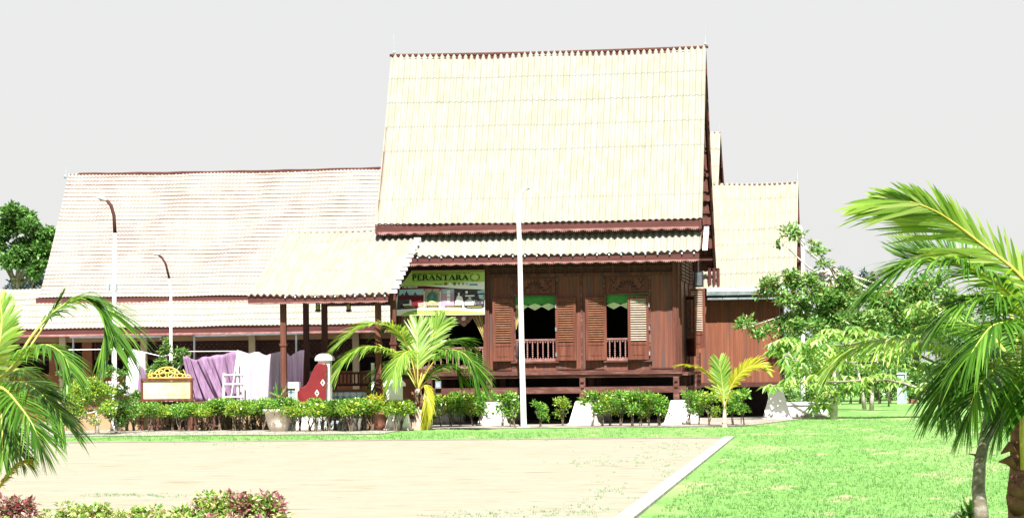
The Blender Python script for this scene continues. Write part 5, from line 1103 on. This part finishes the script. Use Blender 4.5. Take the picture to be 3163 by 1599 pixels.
# small palm
b0_ = G(2238, 1318); b0_.z = 0; D = (b0_-CAM).dot(DV); cp = palm_base(b0_, 'small yellowing palm sapling with three fronds at the annex corner')
s = MB(); s.tube([(0, 0, 0), (0, 0, .15), (.01, 0, .45), (.0, 0, .6)], [.07, .05, .035, .02], 8); lpart(s, 'trunk', M['ring_trunk'], cp)
o0 = (2238, 1262)
frond(cp, cf([o0, (2222, 1200), (2185, 1155), (2140, 1130), (2098, 1128)], (0, -.1, -.2, -.4, -.5)), 56, .34, .034, .3, 'palm_y', 'rib_o', 1, .32, spread=(40, 15))
frond(cp, cf([o0, (2234, 1210), (2228, 1160), (2222, 1118)], (0, .1, .1, .1)), 64, .46, .036, .12, 'palm_l', 'rib', 2, .2, hint=(0, 1, .1), spread=(58, 22))
frond(cp, cf([o0, (2256, 1200), (2285, 1155), (2325, 1128), (2362, 1138)], (0, -.1, -.2, -.3, -.3)), 60, .42, .036, .2, 'palm_y', 'rib_o', 3, .25, spread=(45, 15), hint=(0, -1, .8))
frond(cp, cf([o0, (2225, 1225), (2205, 1205), (2188, 1195)], (0, -.2, -.3, -.4)), 18, .2, .025, .3, 'palm_l', 'rib_o', 4, .2); frond(cp, cf([o0, (2252, 1225), (2268, 1210), (2285, 1215)], (0, -.2, -.3, -.4)), 18, .2, .025, .3, 'palm_l', 'rib_o', 5, .2)
s = MB(); rng = random.Random(6); blades(s, (0, 0, .02), 8, .16, .1, .05, rng); lpart(s, 'dry_sheath', M['sheath'], cp)
# left palm (crown beyond the left edge)
D = 25.0; b0_ = PD(-60, 1500, D); b0_.z = 0; cp = palm_base(b0_, 'large coconut palm leaning in from the left edge of the picture')
s = MB(); s.tube([(0, 0, 0), (.02, 0, .5), (.03, 0, 1.0), PD(-40, 1200, D)-b0_], [.2, .15, .12, .1], 12); lpart(s, 'trunk', M['palm_trunk'], cp)
o0 = (-40, 1190)
frond(cp, cf([o0, (40, 1120), (120, 1010), (200, 940), (270, 925), (325, 965), (345, 1060)], (0, 0, .1, .2, .2, .1, 0)), 82, 0.55, 0.026, .45, 'palm', 'rib', 1, .35, spread=(60, 30))
frond(cp, cf([o0, (30, 1140), (80, 1085), (140, 1065), (190, 1090), (215, 1140)], (0, -.3, -.6, -.8, -.9, -1)), 75, 0.36, 0.022, .55, 'palm', 'rib', 2, .25)
frond(cp, cf([o0, (30, 1180), (90, 1190), (150, 1240), (190, 1300)], (0, -.2, -.4, -.5, -.6)), 77, 0.48, 0.022, .4, 'palm', 'rib', 3, .15, spread=(55, 25))
frond(cp, cf([o0, (10, 1200), (50, 1240), (100, 1310), (125, 1380)], (0, -.5, -.8, -1, -1)), 77, 0.42, 0.020, .3, 'palm', 'rib', 4, .1, spread=(55, 25))
frond(cp, cf([o0, (-10, 1100), (5, 1000), (0, 930)], (0, -.3, -.3, -.2)), 62, 0.32, 0.038, .2, 'palm_l', 'rib_o', 5, .1, hint=(0, 1, 0), spread=(45, 15))
frond(cp, cf([o0, (-5, 1230), (5, 1300), (8, 1400)], (0, -.5, -.7, -.8)), 62, 0.32, 0.022, .3, 'palm', 'rib', 6, .1, hint=(0, 1, 0), spread=(45, 15))
frond(cp, cf([(-45, 1560), (0, 1500), (45, 1440), (95, 1412)], (0, -.2, -.3, -.3)), 32, 0.19, 0.028, .8, 'palm_y', 'rib_o', 7, .3, spread=(40, 20))
frond(cp, cf([o0, (50, 1130), (100, 1060), (150, 985), (190, 918)], (0, .2, .3, .3, .3)), 32, 0.18, 0.026, .05, 'palm', 'rib', 8, .66, spread=(14, 6))
frond(cp, cf([o0, (20, 1160), (60, 1140), (120, 1175), (165, 1240)], (0, .3, .6, .8, .9)), 75, 0.36, 0.022, .5, 'palm', 'rib', 9, .2)
frond(cp, cf([o0, (-30, 1250), (20, 1330), (60, 1400)], (0, .1, .3, .4)), 62, 0.38, 0.022, .3, 'palm', 'rib', 10, .1)
# right palm
D = 21.6; b0_ = PD(3150, 1680, D); b0_.z = 0; cp = palm_base(b0_, 'large coconut palm with a red brown trunk filling the right edge')
s = MB(); rel = [PD(a, b, D)-b0_ for a, b in ((3150, 1650), (3150, 1590), (3148, 1520), (3146, 1440), (3142, 1300), (3150, 1150))]; rel[0].z = 0; s.tube(rel, [.12, .095, .10, .07, .055, .05], 12); lpart(s, 'trunk', M['palm_trunk'], cp)
s = MB()
for a, b, dx in ((3150, 1520, -34), (3150, 1560, -40), (3152, 1500, 20)): p = PD(a, b, D-.08)-b0_; q = PD(a+dx, b-34, D-.14)-b0_; s.tube([p, p.lerp(q, .6)+Vector((0, -.02, -.02)), q], [.10, .06, .01], 7)
for a, b, c_, d_ in ((3142, 1400, 3092, 1400), (3144, 1455, 3085, 1425)): p = PD(a, b, D-.05)-b0_; q = PD(c_, d_, D-.1)-b0_; s.tube([p, p.lerp(q, .45)+Vector((0, 0, .06)), q], [.012, .045, .006], 6)
lpart(s, 'dry_sheath', M['sheath'], cp, True)
s = MB(); s.tube([PD(3160, 1240, D-.1)-b0_, PD(3156, 1330, D-.12)-b0_, PD(3158, 1450, D-.1)-b0_], [.02, .022, .018], 7); lpart(s, 'old_stalk', M['rib_o'], cp, True)
o0 = (3155, 1170)
frond(cp, cf([o0, (3230, 980), (3150, 850), (3020, 745), (2910, 664), (2820, 625), (2745, 615)], (0, -.2, -.3, -.4, -.6, -.8, -.9)), 84, 0.83, 0.028, .10, 'palm_l', 'rib_o', 1, .2, spread=(42, 10), hint=(.1, -1, .1), lift=.0, lens=(1, .5))
frond(cp, cf([o0, (3170, 1000), (3100, 890), (3000, 830), (2900, 805), (2800, 820), (2710, 880)], (0, -.4, -.7, -1, -1.2, -1.3, -1.3)), 105, 0.59, 0.028, .45, 'palm', 'rib_o', 2, .2, spread=(58, 20))
frond(cp, cf([o0, (3120, 960), (3040, 860), (2950, 800), (2860, 790), (2800, 800)], (0, .4, .7, .9, 1, 1)), 75, 0.40, 0.018, -.1, 'palm', 'rib', 3, .35, spread=(60, 20), hint=(0, -.6, 1), lift=.5)
frond(cp, cf([o0, (3080, 1140), (2980, 1090), (2860, 1055), (2740, 1048), (2640, 1075), (2580, 1120)], (0, -.4, -.6, -.8, -1, -1, -1)), 105, 0.40, 0.026, .55, 'palm_l', 'rib_o', 4, .15, spread=(60, 30))
frond(cp, cf([o0, (3080, 1090), (3000, 1080), (2930, 1150), (2900, 1240)], (0, -.3, -.5, -.7, -.8)), 87, 0.40, 0.020, .5, 'palm', 'rib', 5, .15)
frond(cp, cf([o0, (3100, 1080), (3040, 1020), (2950, 1000), (2860, 1040)], (0, .3, .6, .8, .9)), 82, 0.48, 0.020, .4, 'palm', 'rib', 6, .2)
frond(cp, cf([o0, (3110, 1130), (3060, 1150), (3010, 1220), (2990, 1300)], (0, -.5, -.8, -1, -1)), 82, 0.40, 0.020, .4, 'palm', 'rib', 7, .1)
frond(cp, cf([o0, (3180, 1050), (3150, 960), (3080, 920), (2990, 930), (2920, 980)], (0, -.5, -.9, -1.1, -1.2, -1.2)), 87, 0.52, 0.025, .45, 'palm', 'rib', 8, .15)
frond(cp, cf([o0, (3130, 1190), (3100, 1260), (3080, 1340)], (0, -.2, -.3, -.3)), 62, 0.32, 0.020, .3, 'palm', 'rib', 9, .1, spread=(45, 15))
frond(cp, cf([o0, (3200, 1100), (3200, 1180), (3170, 1270)], (0, -.7, -.9, -1)), 62, 0.38, 0.020, .3, 'palm', 'rib', 10, .1)
frond(cp, cf([o0, (3090, 1060), (3030, 1090), (2960, 1180), (2940, 1260)], (0, .6, 1, 1.2, 1.3)), 60, 0.40, 0.020, .4, 'palm', 'rib', 11, .1)
frond(cp, cf([o0, (3160, 1040), (3120, 1000), (3060, 1010), (3000, 1090)], (0, -.9, -1.3, -1.5, -1.6)), 75, 0.48, 0.024, .5, 'palm', 'rib', 12, .15)
# forked tree with compound leaves, right foreground
D = 22.6; b0_ = PD(3034, 1670, D); b0_.z = 0
ft = thing('forked_tree', 'mottled grey forked tree with long low branches of pale drooping leaves', 'tree', b0_)
def rp(px, dd=0): return [PD(a, b, D+dd)-b0_ for a, b in px]
t = MB(); tr = rp([(3034, 1640), (3030, 1580), (3022, 1510), (3026, 1430), (3040, 1360), (3050, 1300)]); tr[0].z = 0; t.tube(tr, [.075, .062, .058, .052, .047, .042], 10)
t.tube(rp([(3052, 1350), (3075, 1310), (3095, 1260), (3090, 1180), (3060, 1100)]), [.036, .03, .026, .022, .015], 8); t.tube(rp([(3050, 1300), (3062, 1230), (3050, 1150), (3020, 1080)]), [.04, .032, .024, .015], 8)
br = [[(3050, 1270), (2960, 1232), (2860, 1205), (2740, 1172), (2600, 1178), (2480, 1180), (2385, 1190)], [(3040, 1110), (2960, 1075), (2850, 1052), (2720, 1048), (2600, 1066), (2480, 1062)], [(3030, 1180), (2900, 1140), (2760, 1120), (2600, 1120), (2440, 1112)], [(2740, 1172), (2640, 1200), (2560, 1230), (2520, 1262)], [(2720, 1048), (2640, 1030), (2560, 1040), (2470, 1090)], [(3050, 1090), (2980, 1010), (2900, 960), (2820, 950)], [(2860, 1052), (2760, 1085), (2640, 1100), (2520, 1140), (2450, 1150)], [(2600, 1120), (2520, 1090), (2440, 1060), (2390, 1080)]]
for i, b in enumerate(br): t.tube(smooth_path(rp(b, -.3+.25*i), 14), [.02*(1-.75*k/14) for k in range(15)], 5)
for a, b, c_, d_ in ((3022, 1405, 2992, 1400), (3022, 1420, 3008, 1402)): t.tube(rp([(a, b), (c_, d_)]), [.012, .005], 5)
lpart(t, 'trunk', M['bark'], ft, True)
s = MB(); rng = random.Random(17)
for i, b in enumerate(br):
    path = smooth_path(rp(b, -.3+.25*i), 40)
    for k in range(5 if i not in (3,) else 2, 41):
        for _ in range(2 if i != 3 else 1):
            c = path[k]+Vector((rng.uniform(-.06, .06), rng.uniform(-.25, .25), rng.uniform(-.03, .07))); n_ = rng.randint(4, 6); a0 = rng.uniform(0, 6.28)
            for j in range(n_):        # palmate cluster of drooping leaflets
                a = a0+6.28*j/n_; d = Vector((math.cos(a)*.75, math.sin(a)*.75, -.25-.4*rng.random())).normalized(); l = rng.uniform(.07, .12); sd2 = Vector((-math.sin(a), math.cos(a), 0))*l*.17; q = len(s.v)
                for p in (c, c+d*l*.5+sd2+Vector((0, 0, .008)), c+d*l-Vector((0, 0, .015)), c+d*l*.5-sd2+Vector((0, 0, .008))): s.v.append(tuple(p))
                s.f.append((q, q+1, q+2, q+3)); s.mi.append(0)
lpart(s, 'crown', M['leaf_b'], ft)
# strap leaved plant at the foot of the forked tree
b0_ = PD(2985, 1630, 23.0); b0_.z = 0; s = MB(); rng = random.Random(2)
for k in range(3): blades(s, (b0_.x+.03*k-.03, b0_.y, .02+.07*k), 26, .26, .1, .035, rng, .9)
tag(s.build('strap_leaf_plant', M['leaf_tree']), 'bushy strap leaved plant at the foot of the forked tree', 'plant')

# ------------------------------------------------------------------ foreground hedge
fm_ = [shrub_meshes(400+i, .42, .2, 420, .052, ('leaf_mix', 'leaf_red')[i % 2], 3, .1) for i in range(6)]
def fg(px, py, red, lab, grp, D=22.6):
    q = PD(px, py, D); z = q.z; q.z = 0; me = fm_[random.Random(px).choice((0, 2, 4) if not red else (1, 3, 5))]; shrub_from(me, q, lab, 'shrub', grp, 'border_shrub', px*.37, z/.40)
for px in range(-20, 110, 26): fg(px, 1530+(px % 5)*2, True, 'red leaved border shrub in the bottom left corner', 'red border shrubs bottom left')
for px in range(130, 580, 30): fg(px, (1572 if px < 190 else 1556)+(px*7 % 11)-5, False, 'green and cream leaved border shrub along the bottom edge', 'green border shrubs along the bottom')
for px in range(590, 870, 26): fg(px, (1545 if px < 630 else 1516)+(px*7 % 13)-6, px % 4 != 2, 'taller reddish border shrub at the right end of the bottom hedge', 'taller reddish border shrubs')
for px in range(0, 860, 36): fg(px, 1588, px % 72 == 0 and (px < 100 or px > 600), 'low border shrub in the front row along the bottom edge', 'front row of border shrubs', 21.6)

# ------------------------------------------------------------------ grass blades and tufts
s = MB(); rng = random.Random(1234); cnt = 0
def inpave(x, y):
    if y > farY+.0: return y < farY+.6 and x < pb.x
    t_ = (pb.y-y)/max(.01, (pb.y-pc.y)); return x < pb.x+(pc.x-pb.x)*t_+.35
def tuft(x, y, h, k):
    for _ in range(k):
        a = rng.uniform(0, 6.28); dx, dy = math.cos(a)*.004, math.sin(a)*.004; ox, oy = rng.gauss(0, .02), rng.gauss(0, .02); hh = h*rng.uniform(.5, 1.2); lx, ly = rng.gauss(0, .35)*hh, rng.gauss(0, .35)*hh; q = len(s.v)
        s.v += [(x+ox-dx, y+oy-dy, 0), (x+ox+dx, y+oy+dy, 0), (x+ox+lx, y+oy+ly, hh)]; s.f.append((q, q+1, q+2)); s.mi.append(0)
for _ in range(17000):
    D = 24+(70-24)*rng.random()**1.25; px = rng.uniform(1700, 3180) if rng.random() < .86 else rng.uniform(60, 1700)
    q = CAM+ray(px, 1400)*D
    if inpave(q.x, q.y) or q.y > hy0-.1 and q.x < XX(2300, 0): continue
    tuft(q.x, q.y, .035, 4)
for _ in range(1500):
    q = G(rng.uniform(130, 1700), 1345+rng.uniform(-10, 16)); 
    if inpave(q.x, q.y) and rng.random() < .8: continue
    tuft(q.x, q.y, .05, 5)
for cx_, cy_, n_, sx, sy in ((360, 1530, 40, 60, 3), (500, 1532, 26, 40, 3), (1850, 1430, 50, 80, 6), (1980, 1400, 60, 70, 20), (2080, 1375, 50, 50, 12), (1500, 1590, 50, 90, 8), (1750, 1580, 60, 80, 12), (700, 1372, 30, 120, 4), (2050, 1450, 30, 30, 20), (1880, 1520, 40, 40, 30)):
    for _ in range(n_):
        q = G(cx_+rng.gauss(0, sx), max(1352, cy_+rng.gauss(0, sy))); tuft(q.x, q.y, .03, 5)
tag(s.build('lawn_grass', M['grass_blades']), 'short green grass of the lawn', 'grass', kind='stuff')
